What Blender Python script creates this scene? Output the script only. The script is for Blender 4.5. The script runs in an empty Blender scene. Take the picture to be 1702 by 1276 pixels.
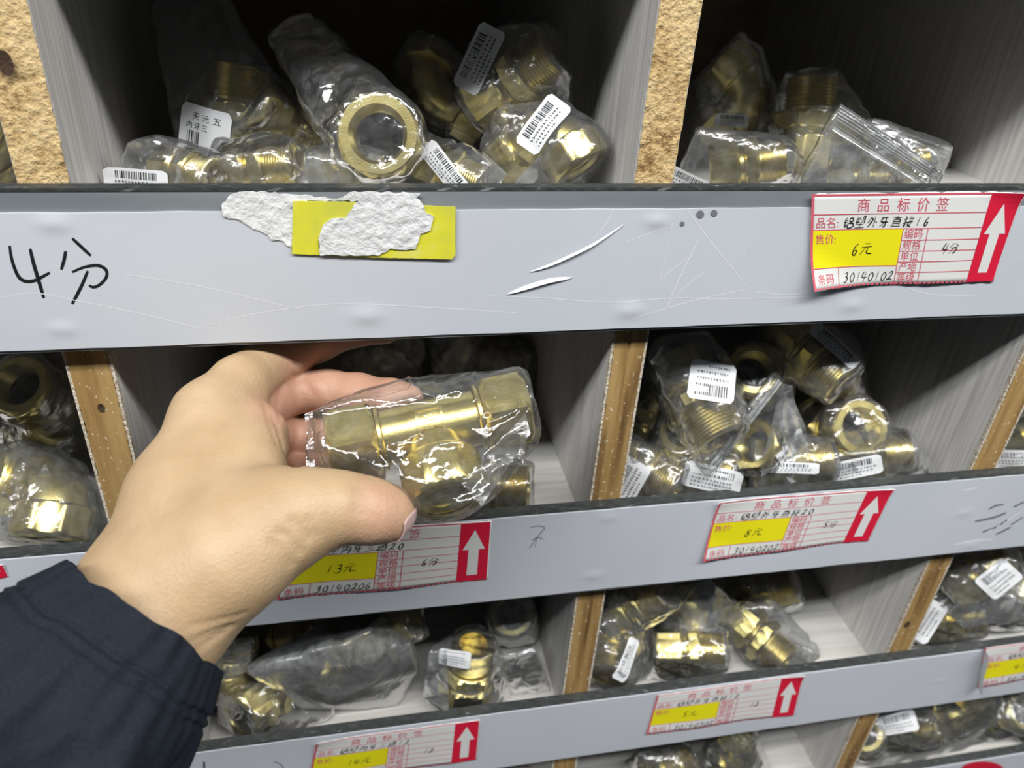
import bpy, bmesh, math, random
import numpy as np
from mathutils import Vector, Matrix, noise
from mathutils.bvhtree import BVHTree

random.seed(7)
SC = bpy.context.scene
COL = SC.collection
# ------------------------------------------------------------------ camera
FPX = 1303.0
CAMZ = 1.40
R = np.array([0.98041589, -0.18810397, 0.05832297])
U = np.array([0.04887392, 0.51927828, 0.85320654])
W = np.array([0.19077739, 0.83364679, -0.51830206])
ORG = np.array([0, 0, CAMZ])
cam = bpy.data.cameras.new('camera')
cam.sensor_width = 36.0
cam.lens = FPX / 1702 * 36
cam.clip_start = 0.01
cam.dof.use_dof = True
cam.dof.focus_distance = 0.31
cam.dof.aperture_fstop = 12.0
camo = bpy.data.objects.new('camera', cam)
camo.matrix_world = Matrix(((R[0], U[0], -W[0], 0), (R[1], U[1], -W[1], 0), (R[2], U[2], -W[2], CAMZ), (0, 0, 0, 1)))
COL.objects.link(camo)
SC.camera = camo
# ------------------------------------------------------------------ light
SC.view_settings.view_transform = 'Standard'
SC.view_settings.look = 'None'
SC.view_settings.gamma = 1.0
SC.view_settings.use_curve_mapping = False
SC.view_settings.exposure = 0.0
world = bpy.data.worlds.new('world')
SC.world = world
world.use_nodes = True
world.node_tree.nodes['Background'].inputs[0].default_value = (0.80, 0.86, 0.95, 1)
world.node_tree.nodes['Background'].inputs[1].default_value = 0.045


def strip_light(name, loc, aim, size, power, col):
    l = bpy.data.lights.new(name, 'AREA')
    l.shape = 'RECTANGLE'
    l.size, l.size_y = size
    l.energy = power
    l.color = col
    o = bpy.data.objects.new(name, l)
    o.location = loc
    d = Vector(aim) - Vector(loc)
    z = -d.normalized()
    x = Vector((1, 0, 0))
    y = z.cross(x).normalized()
    x = y.cross(z)
    o.matrix_world = Matrix(((x.x, y.x, z.x, loc[0]), (x.y, y.y, z.y, loc[1]), (x.z, y.z, z.z, loc[2]), (0, 0, 0, 1)))
    COL.objects.link(o)


# ceiling tube lights of the shop, above and a little behind the viewer
strip_light('ceiling_tube_light', (0.25, -0.44, CAMZ + 1.10), (0.1, 0.28, CAMZ - 0.3), (4.6, 0.10), 50, (1.0, 0.98, 0.95))
strip_light('ceiling_tube_light', (-0.4, -1.0, CAMZ + 1.75), (0.1, 0.28, CAMZ - 0.3), (4.6, 0.12), 64, (0.95, 0.98, 1.0))
SC.cycles.max_bounces = 10
SC.cycles.diffuse_bounces = 3
SC.cycles.transparent_max_bounces = 40
SC.cycles.caustics_reflective = False
SC.cycles.caustics_refractive = False
SC.cycles.use_denoising = True
SC.cycles.sample_clamp_indirect = 4.0

# ------------------------------------------------------------------ helpers: pixels of the photo to points at a real depth
D = 0.28


def ray(px, py):
    return W + (px - 851) / FPX * R - (py - 638) / FPX * U


def at(px, py, Y):
    d = ray(px, py)
    return ORG + d / d[1] * Y


def atz(px, py, z):            # z relative to the lens
    d = ray(px, py)
    return ORG + d / d[2] * z


def cp(px, py, dist):
    return ORG + dist * ray(px, py)


class MB:
    def __init__(s):
        s.v, s.f = [], []

    def add(s, v, f):
        n = len(s.v)
        s.v += [tuple(map(float, p)) for p in v]
        s.f += [tuple(i + n for i in q) for q in f]

    def box(s, a, b):
        x0, y0, z0 = a
        x1, y1, z1 = b
        s.add([(x0, y0, z0), (x1, y0, z0), (x1, y1, z0), (x0, y1, z0), (x0, y0, z1), (x1, y0, z1), (x1, y1, z1), (x0, y1, z1)],
              [(0, 3, 2, 1), (4, 5, 6, 7), (0, 1, 5, 4), (1, 2, 6, 5), (2, 3, 7, 6), (3, 0, 4, 7)])

    def build(s, name, mat, parent=None, smooth=None, fn=None):
        v = [fn(*p) for p in s.v] if fn else s.v
        me = bpy.data.meshes.new(name)
        me.from_pydata([tuple(map(float, p)) for p in v], [], s.f)
        return link(name, me, mat, parent, smooth)


def link(name, me, mat, parent=None, smooth=None):
    if mat and not me.materials:
        me.materials.append(mat)
    if smooth is not None:
        me.polygons.foreach_set('use_smooth', [True] * len(me.polygons))
        if smooth > 0:
            me.set_sharp_from_angle(angle=math.radians(smooth))
    o = bpy.data.objects.new(name, me)
    COL.objects.link(o)
    if parent is not None:
        o.parent = parent
        o.matrix_parent_inverse = parent.matrix_world.inverted()
    return o


def tag(o, label, cat, group=None, kind=None):
    o['label'] = label
    o['category'] = cat
    if group:
        o['group'] = group
    if kind:
        o['kind'] = kind
    return o


def empty(name, loc, mw=None):
    o = bpy.data.objects.new(name, None)
    o.empty_display_size = 0.01
    COL.objects.link(o)
    if mw is not None:
        o.matrix_world = mw
    else:
        o.matrix_world = Matrix.Translation(Vector([float(c) for c in loc]))
    return o


# ------------------------------------------------------------------ materials
def nt(name):
    m = bpy.data.materials.new(name)
    m.use_nodes = True
    t = m.node_tree
    return m, t, t.nodes['Principled BSDF']


def node(t, ty, **kw):
    n = t.nodes.new(ty)
    for k, v in kw.items():
        if k in n.inputs:
            n.inputs[k].default_value = v
        else:
            setattr(n, k, v)
    return n


def coords(t, scale=(1, 1, 1)):
    tc = t.nodes.new('ShaderNodeTexCoord')
    mp = t.nodes.new('ShaderNodeMapping')
    mp.inputs['Scale'].default_value = scale
    t.links.new(tc.outputs['Object'], mp.inputs['Vector'])
    return mp.outputs['Vector']


def ramp(t, fac, stops):
    r = t.nodes.new('ShaderNodeValToRGB')
    el = r.color_ramp.elements
    while len(el) < len(stops):
        el.new(0.5)
    for e, (p, c) in zip(el, stops):
        e.position = p
        e.color = (*c, 1)
    t.links.new(fac, r.inputs[0])
    return r.outputs[0]


def bump(t, b, h, strength, dist=0.001):
    n = node(t, 'ShaderNodeBump', Strength=strength, Distance=dist)
    t.links.new(h, n.inputs['Height'])
    t.links.new(n.outputs[0], b.inputs['Normal'])


def plain(name, c, rough=0.6, metal=0.0, spec=0.5):
    m, t, b = nt(name)
    b.inputs['Base Color'].default_value = (*c, 1)
    b.inputs['Roughness'].default_value = rough
    b.inputs['Metallic'].default_value = metal
    b.inputs['Specular IOR Level'].default_value = spec
    n = node(t, 'ShaderNodeTexNoise', Scale=900.0, Detail=3.0)
    t.links.new(coords(t), n.inputs['Vector'])
    bump(t, b, n.outputs[0], 0.05, 0.0005)
    return m


def noisy(name, stops, scale, vec=(1, 1, 1), rough=0.6, bstr=0.2, bdist=0.001, detail=6.0, metal=0.0):
    m, t, b = nt(name)
    n = node(t, 'ShaderNodeTexNoise', Scale=scale, Detail=detail)
    t.links.new(coords(t, vec), n.inputs['Vector'])
    t.links.new(ramp(t, n.outputs[0], stops), b.inputs['Base Color'])
    b.inputs['Roughness'].default_value = rough
    b.inputs['Metallic'].default_value = metal
    if bstr:
        bump(t, b, n.outputs[0], bstr, bdist)
    return m


M = {}
M['laminate'] = noisy('grey_laminate', [(0.3, (0.525, 0.555, 0.605)), (0.7, (0.575, 0.60, 0.645))], 9, rough=0.42, bstr=0.0)
M['board'] = noisy('dark_grey_board', [(0.35, (0.17, 0.19, 0.205)), (0.7, (0.235, 0.255, 0.27))], 60, vec=(0.2, 1, 1), rough=0.45, bstr=0.08)
M['board_top'] = noisy('worn_black_edge', [(0.3, (0.022, 0.025, 0.025)), (0.66, (0.05, 0.055, 0.054)), (0.78, (0.30, 0.31, 0.30))], 500, vec=(0.5, 1, 1), rough=0.55, bstr=0.4)
M['grain'] = noisy('grained_white_laminate', [(0.36, (0.50, 0.485, 0.46)), (0.62, (0.66, 0.645, 0.62))], 420, vec=(1, 1, 0.035), rough=0.5, bstr=0.25, bdist=0.0006)
M['shelf'] = noisy('shelf_laminate', [(0.35, (0.52, 0.50, 0.46)), (0.65, (0.64, 0.62, 0.585))], 300, vec=(0.05, 1, 1), rough=0.5, bstr=0.1)
M['back'] = noisy('brown_back_panel', [(0.35, (0.30, 0.235, 0.15)), (0.65, (0.38, 0.30, 0.20))], 60, rough=0.6, bstr=0.1)
M['wood'] = noisy('raw_wood_edge', [(0.3, (0.13, 0.068, 0.022)), (0.48, (0.33, 0.20, 0.070)), (0.66, (0.43, 0.285, 0.112))], 170, vec=(1, 1, 0.07), rough=0.6, bstr=0.5)
_t = M['wood'].node_tree
_b = _t.nodes['Principled BSDF']
_n = node(_t, 'ShaderNodeTexNoise', Scale=620.0, Detail=3.0)
_t.links.new(coords(_t, (1, 1, 0.6)), _n.inputs['Vector'])
_mr = node(_t, 'ShaderNodeMapRange')
_mr.inputs['From Min'].default_value = 0.64
_mr.inputs['From Max'].default_value = 0.70
_t.links.new(_n.outputs[0], _mr.inputs['Value'])
_mx = node(_t, 'ShaderNodeMix', data_type='RGBA')
_src = _b.inputs['Base Color'].links[0].from_socket
_t.links.new(_mr.outputs[0], _mx.inputs[0])
_t.links.new(_src, _mx.inputs[6])
_mx.inputs[7].default_value = (0.66, 0.58, 0.42, 1)
_t.links.new(_mx.outputs[2], _b.inputs['Base Color'])
M['core'] = noisy('broken_chipboard_line', [(0.35, (0.36, 0.28, 0.18)), (0.6, (0.70, 0.64, 0.54))], 700, rough=0.8, bstr=0.8)


def chip():
    m, t, b = nt('chipboard_edge')
    v = coords(t)
    n = node(t, 'ShaderNodeTexNoise', Scale=480.0, Detail=4.0, Roughness=0.6)
    n2 = node(t, 'ShaderNodeTexNoise', Scale=55.0, Detail=3.0)
    t.links.new(v, n.inputs['Vector'])
    t.links.new(v, n2.inputs['Vector'])
    mx = node(t, 'ShaderNodeMath', operation='ADD')
    t.links.new(n.outputs[0], mx.inputs[0])
    t.links.new(n2.outputs[0], mx.inputs[1])
    mul = node(t, 'ShaderNodeMath', operation='MULTIPLY')
    mul.inputs[1].default_value = 0.5
    t.links.new(mx.outputs[0], mul.inputs[0])
    t.links.new(ramp(t, mul.outputs[0], [(0.36, (0.30, 0.175, 0.06)), (0.47, (0.60, 0.42, 0.19)), (0.62, (0.72, 0.55, 0.29))]), b.inputs['Base Color'])
    b.inputs['Roughness'].default_value = 0.75
    bump(t, b, n.outputs[0], 0.9, 0.0016)
    return m


M['chip'] = chip()
M['paper'] = plain('white_paper', (0.72, 0.72, 0.70), 0.55)
M['torn'] = noisy('torn_white_paper', [(0.35, (0.66, 0.67, 0.67)), (0.65, (0.76, 0.765, 0.76))], 260, rough=0.9, bstr=0.8, bdist=0.0018)
M['yellow'] = plain('yellow_print', (0.83, 0.76, 0.008), 0.5)
M['card'] = noisy('faded_yellow_card', [(0.38, (0.56, 0.56, 0.075)), (0.6, (0.71, 0.68, 0.04)), (0.75, (0.72, 0.72, 0.33))], 45, rough=0.5, bstr=0.1)
M['red'] = plain('red_print', (0.66, 0.012, 0.045), 0.45)
M['redink'] = plain('red_ink', (0.62, 0.10, 0.14), 0.6)
M['ink'] = plain('black_ink', (0.012, 0.012, 0.014), 0.45)
M['pencil'] = plain('pencil_line', (0.17, 0.18, 0.20), 0.5)
M['scratch'] = plain('white_scratch', (0.70, 0.71, 0.73), 0.5)
M['label'] = plain('sticker_paper', (0.74, 0.75, 0.76), 0.45)
M['blueprint'] = plain('sticker_print', (0.03, 0.032, 0.04), 0.5)
M['zip'] = None
M['knot'] = plain('dark_knot', (0.05, 0.025, 0.012), 0.8)


def brass_mat():
    m, t, b = nt('brass')
    v = coords(t)
    n = node(t, 'ShaderNodeTexNoise', Scale=140.0, Detail=4.0)
    t.links.new(v, n.inputs['Vector'])
    t.links.new(ramp(t, n.outputs[0], [(0.3, (0.60, 0.50, 0.17)), (0.7, (0.86, 0.75, 0.32))]), b.inputs['Base Color'])
    b.inputs['Metallic'].default_value = 1.0
    b.inputs['Roughness'].default_value = 0.30
    n2 = node(t, 'ShaderNodeTexNoise', Scale=1600.0, Detail=2.0)
    t.links.new(v, n2.inputs['Vector'])
    bump(t, b, n2.outputs[0], 0.12, 0.0004)
    return m


M['brass'] = brass_mat()
M['bore'] = plain('shaded_bore', (0.10, 0.08, 0.05), 0.4, 0.8)  # brass darkened in its colour to stand for shade inside the holes


def film_mat(name, haze, gloss_rough, tint, bstr):
    m, t, b = nt(name)
    t.nodes.remove(b)
    out = t.nodes['Material Output']
    v = coords(t)
    vo = node(t, 'ShaderNodeTexVoronoi', Scale=110.0, feature='DISTANCE_TO_EDGE')
    nz = node(t, 'ShaderNodeTexNoise', Scale=210.0, Detail=4.0)
    wv = node(t, 'ShaderNodeTexNoise', Scale=70.0, Detail=2.0)
    for x in (nz, wv):
        t.links.new(v, x.inputs['Vector'])
    vm = node(t, 'ShaderNodeVectorMath', operation='MULTIPLY_ADD')
    t.links.new(wv.outputs[1], vm.inputs[0])
    vm.inputs[1].default_value = (0.02, 0.02, 0.02)
    t.links.new(v, vm.inputs[2])
    t.links.new(vm.outputs[0], vo.inputs['Vector'])
    ad = node(t, 'ShaderNodeMath', operation='ADD')
    t.links.new(vo.outputs[0], ad.inputs[0])
    ml = node(t, 'ShaderNodeMath', operation='MULTIPLY')
    ml.inputs[1].default_value = 0.7
    t.links.new(nz.outputs[0], ml.inputs[0])
    t.links.new(ml.outputs[0], ad.inputs[1])
    bp = node(t, 'ShaderNodeBump', Strength=bstr, Distance=0.0011)
    t.links.new(ad.outputs[0], bp.inputs['Height'])
    tr = node(t, 'ShaderNodeBsdfTransparent')
    tr.inputs[0].default_value = (*tint, 1)
    gl = node(t, 'ShaderNodeBsdfGlossy')
    gl.inputs['Color'].default_value = (1, 1, 1, 1)
    gl.inputs['Roughness'].default_value = gloss_rough
    t.links.new(bp.outputs[0], gl.inputs['Normal'])
    df = node(t, 'ShaderNodeBsdfDiffuse')
    df.inputs[0].default_value = (0.85, 0.87, 0.88, 1)
    tl = node(t, 'ShaderNodeBsdfTranslucent')
    tl.inputs[0].default_value = (0.85, 0.87, 0.88, 1)
    t.links.new(bp.outputs[0], df.inputs['Normal'])
    dm = node(t, 'ShaderNodeMixShader')
    dm.inputs[0].default_value = 0.4
    t.links.new(df.outputs[0], dm.inputs[1])
    t.links.new(tl.outputs[0], dm.inputs[2])
    # haze: a little everywhere, more at creases
    hz = node(t, 'ShaderNodeMapRange')
    hz.inputs['From Min'].default_value = 0.30
    hz.inputs['From Max'].default_value = 0.75
    hz.inputs['To Min'].default_value = haze * 0.6
    hz.inputs['To Max'].default_value = haze * 1.8
    t.links.new(nz.outputs[0], hz.inputs['Value'])
    m1 = node(t, 'ShaderNodeMixShader')
    t.links.new(hz.outputs[0], m1.inputs[0])
    t.links.new(tr.outputs[0], m1.inputs[1])
    t.links.new(dm.outputs[0], m1.inputs[2])
    fr = node(t, 'ShaderNodeLayerWeight', Blend=0.25)
    t.links.new(bp.outputs[0], fr.inputs['Normal'])
    fm = node(t, 'ShaderNodeMapRange')
    fm.inputs['To Min'].default_value = 0.07
    fm.inputs['To Max'].default_value = 0.62
    t.links.new(fr.outputs['Fresnel'], fm.inputs['Value'])
    m2 = node(t, 'ShaderNodeMixShader')
    t.links.new(fm.outputs[0], m2.inputs[0])
    t.links.new(m1.outputs[0], m2.inputs[1])
    t.links.new(gl.outputs[0], m2.inputs[2])
    t.links.new(m2.outputs[0], out.inputs[0])
    return m


M['film'] = film_mat('clear_plastic_film', 0.11, 0.17, (0.86, 0.865, 0.865), 0.7)
M['filmclear'] = film_mat('taut_clear_film', 0.07, 0.11, (0.95, 0.95, 0.945), 0.55)
M['filmhazy'] = film_mat('hazy_plastic_film', 0.22, 0.2, (0.86, 0.865, 0.87), 0.4)
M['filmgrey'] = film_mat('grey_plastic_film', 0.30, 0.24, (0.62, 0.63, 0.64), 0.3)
M['zip'] = film_mat('zip_seal_film', 0.42, 0.22, (0.93, 0.94, 0.95), 0.2)


def skin_mat():
    m, t, b = nt('skin')
    v = coords(t)
    at_ = node(t, 'ShaderNodeAttribute', attribute_name='pink')
    n = node(t, 'ShaderNodeTexNoise', Scale=60.0, Detail=5.0)
    t.links.new(v, n.inputs['Vector'])
    base = ramp(t, n.outputs[0], [(0.35, (0.425, 0.29, 0.162)), (0.65, (0.485, 0.343, 0.202))])
    pk = node(t, 'ShaderNodeMix', data_type='RGBA')
    t.links.new(at_.outputs['Fac'], pk.inputs[0])
    t.links.new(base, pk.inputs[6])
    pk.inputs[7].default_value = (0.475, 0.245, 0.178, 1)
    t.links.new(pk.outputs[2], b.inputs['Base Color'])
    b.inputs['Roughness'].default_value = 0.52
    b.inputs['Subsurface Weight'].default_value = 0.15
    b.inputs['Subsurface Radius'].default_value = (0.006, 0.002, 0.001)
    b.inputs['Subsurface Scale'].default_value = 0.6
    vo = node(t, 'ShaderNodeTexVoronoi', Scale=900.0)
    n3 = node(t, 'ShaderNodeTexNoise', Scale=330.0, Detail=4.0)
    t.links.new(v, vo.inputs['Vector'])
    t.links.new(v, n3.inputs['Vector'])
    ad = node(t, 'ShaderNodeMath', operation='ADD')
    t.links.new(vo.outputs[0], ad.inputs[0])
    t.links.new(n3.outputs[0], ad.inputs[1])
    bump(t, b, ad.outputs[0], 0.22, 0.0005)
    return m


M['skin'] = skin_mat()
M['nail'] = plain('thumb_nail', (0.50, 0.34, 0.33), 0.3)
M['navy'] = noisy('navy_jacket_cloth', [(0.3, (0.011, 0.0142, 0.021)), (0.7, (0.0165, 0.021, 0.030))], 1100, rough=0.8, bstr=0.25, bdist=0.0004)
M['navy'].node_tree.nodes['Principled BSDF'].inputs['Specular IOR Level'].default_value = 0.12

# ------------------------------------------------------------------ shelf unit
FT = [0.0705, -0.0885, -0.2474, -0.3950, -0.5265]       # top of each front board, relative to the lens
FB = [0.0165, -0.1487, -0.3034, -0.4489, -0.5800]
FLOOR = [t - 0.020 for t in FT]
DX = [(-0.5445, -0.5280), (-0.3275, -0.311), (-0.1105, -0.0935), (0.1092, 0.1257), (0.3262, 0.3427), (0.5440, 0.5605), (0.7605, 0.7770)]
YB = 0.62
Y0 = 0.2888
unit = empty('storage_shelf', (0.1, 0.45, CAMZ - 0.58))
tag(unit, 'grey pigeonhole shelving unit with wooden dividers and long grey front boards', 'shelf')


def lam_y(x, z, bumps):
    y = D - 0.0009
    for bx, bz, br, bh in bumps:
        q = ((x - bx) / br) ** 2 + ((z - bz) / (br * 0.62)) ** 2
        if q < 6:
            y -= bh * math.exp(-q)
    return y + noise.noise(Vector((x * 14, z * 18, 2.0))) * 0.0003


def laminate(name, x0, x1, zt, zb, bumps, parent, wavy):
    nx, nz = 620, 40
    mb = MB()
    vs = []
    for j in range(nz + 1):
        for i in range(nx + 1):
            x = x0 + (x1 - x0) * i / nx
            z = zt + (zb - zt) * j / nz
            y = lam_y(x, z, bumps)
            if j == 0:
                z += noise.noise(Vector((x * 60, 3.1, zt * 9))) * wavy
            if j == nz:
                z += noise.noise(Vector((x * 90, 7.7, zt * 9))) * wavy * 0.8
            vs.append((x, y, z + CAMZ))
    fs = [(j * (nx + 1) + i, (j + 1) * (nx + 1) + i, (j + 1) * (nx + 1) + i + 1, j * (nx + 1) + i + 1) for j in range(nz) for i in range(nx)]
    # returned edge, so the sheet has a thickness
    n0 = len(vs)
    for i in range(nx + 1):
        x, y, z = vs[i]
        vs.append((x, D + 0.0002, z))
    for i in range(nx + 1):
        x, y, z = vs[nz * (nx + 1) + i]
        vs.append((x, D + 0.0002, z))
    for i in range(nx):
        fs.append((n0 + i, i, i + 1, n0 + i + 1))
        a = nz * (nx + 1)
        fs.append((a + i, n0 + nx + 1 + i, n0 + nx + 2 + i, a + i + 1))
    mb.add(vs, fs)
    return mb.build(name, M['laminate'], parent, 40)


def pxz(px, py):
    p = at(px, py, D)
    return p[0], p[2] - CAMZ


BUMPS = {1: [(90, 370, 0.0047, 0.00065), (610, 523, 0.0057, 0.00070), (105, 545, 0.0041, 0.00050), (1090, 366, 0.0041, 0.00060), (1045, 515, 0.0054, 0.00065), (1415, 506, 0.0047, 0.00050)],
         2: [(1010, 858, 0.0041, 0.00030), (985, 955, 0.0047, 0.00040), (1600, 850, 0.0041, 0.00030), (1610, 905, 0.0041, 0.00030)],
         3: [(1560, 1130, 0.0027, 0.00025)], 0: [], 4: []}
XL, XR = -0.5455, 0.7770
boards = {}
LB = {r: [(*pxz(a, b), c, d) for a, b, c, d in BUMPS[r]] for r in BUMPS}
for r in range(5):
    mb = MB()
    mb.box((XL, D, FB[r] - (0.0015 if r else 0) + CAMZ), (XR, D + 0.0052, FT[r] - 0.0008 + CAMZ))
    fb = mb.build('front_board', M['board'], unit)
    boards[r] = fb
    # black worn top edge with small chips
    nx = 420
    vs, fs = [], []
    for i in range(nx + 1):
        x = XL + (XR - XL) * i / nx
        c = max(0, noise.noise(Vector((x * 130, r * 5.0, 1))) - 0.25) * 0.0022
        vs += [(x, D - 0.0002, FT[r] - 0.0012 + CAMZ), (x, D - 0.0002 + c, FT[r] + CAMZ - c * 0.3), (x, D + 0.0056, FT[r] + CAMZ)]
    for i in range(nx):
        a = 3 * i
        fs += [(a, a + 3, a + 4, a + 1), (a + 1, a + 4, a + 5, a + 2)]
    mb = MB()
    mb.add(vs, fs)
    mb.build('top_edge', M['board_top'], fb)
    zt = FT[r] - (0.0083 if r == 1 else 0.0013)
    laminate('laminate_face', XL, XR, zt, FB[r], LB[r], fb, 0.0003 if r == 1 else 0.00045)
    mb = MB()
    mb.box((XL, D + 0.0056, FLOOR[r] - 0.015 + CAMZ), (XR, YB, FLOOR[r] + CAMZ))
    mb.build('shelf_board', M['shelf'], unit)
mb = MB()
mb.box((XL, YB, -0.60 + CAMZ), (XR, YB + 0.005, 0.20 + CAMZ))
mb.build('back_panel', M['back'], unit)
PANELS = {}
for r in range(1, 5):
    for k, (x0, x1) in enumerate(DX):
        zt = FLOOR[r - 1] - 0.015
        mb = MB()
        mb.box((x0, Y0, FLOOR[r] + CAMZ), (x1, YB, zt + CAMZ))
        pn = PANELS[(r, k)] = mb.build('divider_panel', M['grain'], unit)
        e = 0.0004 if r == 1 else 0.0012
        # exposed raw edge, slightly rough
        nx, nz = 14, 90
        vs = []
        for j in range(nz + 1):
            for i in range(nx + 1):
                u, w = i / nx, j / nz
                x = x0 + e + (x1 - x0 - 2 * e) * u
                z = FLOOR[r] + (zt - FLOOR[r]) * w + CAMZ
                p = Vector((x, 0, z))
                if r == 1:
                    y = Y0 - 0.0007 - 0.0007 * noise.noise(p * 420) - 0.0004 * noise.noise(p * 900)
                    if i in (0, nx):
                        x += 0.0004 * noise.noise(p * 500)
                else:
                    y = Y0 - 0.0019 - 0.0002 * noise.noise(Vector((x * 900, 0, z * 60)))
                    if k in (3,) and abs(u - 0.5) < 0.06:
                        y += 0.0011
                    if i in (0, nx):
                        x += 0.0005 * noise.noise(p * 700) + (0.0004 if i == 0 else -0.0004) * 0
                vs.append((x, y, z))
        fs = [(j * (nx + 1) + i, j * (nx + 1) + i + 1, (j + 1) * (nx + 1) + i + 1, (j + 1) * (nx + 1) + i) for j in range(nz) for i in range(nx)]
        mb = MB()
        mb.add(vs, fs)
        mb.build('raw_edge', M['chip'] if r == 1 else M['wood'], pn, 0)
        if r > 1:
            mb = MB()
            for s in (x0, x1 - 0.0011):
                mb.box((s, Y0 - 0.0019, FLOOR[r] + CAMZ), (s + 0.0011, Y0 + 0.0001, zt + CAMZ))
            mb.build('chipped_laminate_line', M['core'], pn)


for px_, py_, rr, q in ((168, 678, .0016, (2, 2)), (1508, 1038, .0022, (3, 4)), (8, 105, .0030, (1, 2))):
    c_ = at(px_, py_, Y0 - 0.0024)
    mb = MB()
    mb.add([(c_[0] + rr * .8 * math.cos(a * math.pi / 8), c_[1] + 0.0002 * (a % 2), c_[2] + rr * 1.3 * math.sin(a * math.pi / 8)) for a in range(16)] + [(c_[0], c_[1] + .0005, c_[2])], [((a + 1) % 16, a, 16) for a in range(16)])
    o_ = mb.build('wood_knot', M['knot'], PANELS[q])
# ------------------------------------------------------------------ flat drawing: ribbons, polygons, glyphs
def smooth_line(pts, n=5):
    if len(pts) < 3:
        return [tuple(p) for p in pts]
    P = [pts[0]] + list(pts) + [pts[-1]]
    out = []
    for i in range(1, len(P) - 2):
        p0, p1, p2, p3 = [np.array(P[i + k], float) for k in (-1, 0, 1, 2)]
        for k in range(n):
            t = k / n
            out.append(tuple(0.5 * (2 * p1 + (p2 - p0) * t + (2 * p0 - 5 * p1 + 4 * p2 - p3) * t * t + (3 * p1 - p0 - 3 * p2 + p3) * t ** 3)))
    out.append(tuple(pts[-1]))
    return out


def ribbon(mb, pts, w, h=0.0, taper=0.35, sm=True):
    P = np.array(smooth_line(pts) if sm else pts, float)
    n = len(P)
    T = np.gradient(P, axis=0) if n > 2 else np.repeat(P[1:] - P[:1], n, 0)
    T /= np.linalg.norm(T, axis=1)[:, None] + 1e-9
    N = np.stack([-T[:, 1], T[:, 0]], 1)
    s = np.linspace(0, 1, n)
    ww = w / 2 * (1 - taper * np.abs(2 * s - 1) ** 3)
    A, B = P + N * ww[:, None], P - N * ww[:, None]
    v = [(a[0], a[1], h) for a in A] + [(b[0], b[1], h) for b in B]
    mb.add(v, [(i, i + 1, n + i + 1, n + i) for i in range(n - 1)])


def poly(mb, pts, h=0.0):
    mb.add([(x, y, h) for x, y in pts], [tuple(range(len(pts)))])


def rect(mb, x0, y0, x1, y1, h=0.0, nx=1, ny=1):
    v = [(x0 + (x1 - x0) * i / nx, y0 + (y1 - y0) * j / ny, h) for j in range(ny + 1) for i in range(nx + 1)]
    mb.add(v, [(j * (nx + 1) + i, j * (nx + 1) + i + 1, (j + 1) * (nx + 1) + i + 1, (j + 1) * (nx + 1) + i) for j in range(ny) for i in range(nx)])


_gc = {}


def glyphs(mb, text, x, y, em, h=0.0, sx=1.0, shear=0.0):
    """printed characters; x,y = lower left of the first, y pointing down"""
    for ch in text:
        if ch not in _gc:
            c = bpy.data.curves.new('g', 'FONT')
            c.body = ch
            c.resolution_u = 2
            o = bpy.data.objects.new('g', c)
            COL.objects.link(o)
            dg = bpy.context.evaluated_depsgraph_get()
            me = bpy.data.meshes.new_from_object(o.evaluated_get(dg))
            _gc[ch] = ([tuple(v.co) for v in me.vertices], [tuple(p.vertices) for p in me.polygons])
            bpy.data.objects.remove(o)
            bpy.data.curves.remove(c)
            bpy.data.meshes.remove(me)
        v, f = _gc[ch]
        mb.add([(x + (a * sx + b * shear) * em, y - b * em, h) for a, b, _ in v], f)
        x += em * sx * (1.0 if ord(ch) > 255 else 0.6)


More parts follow.
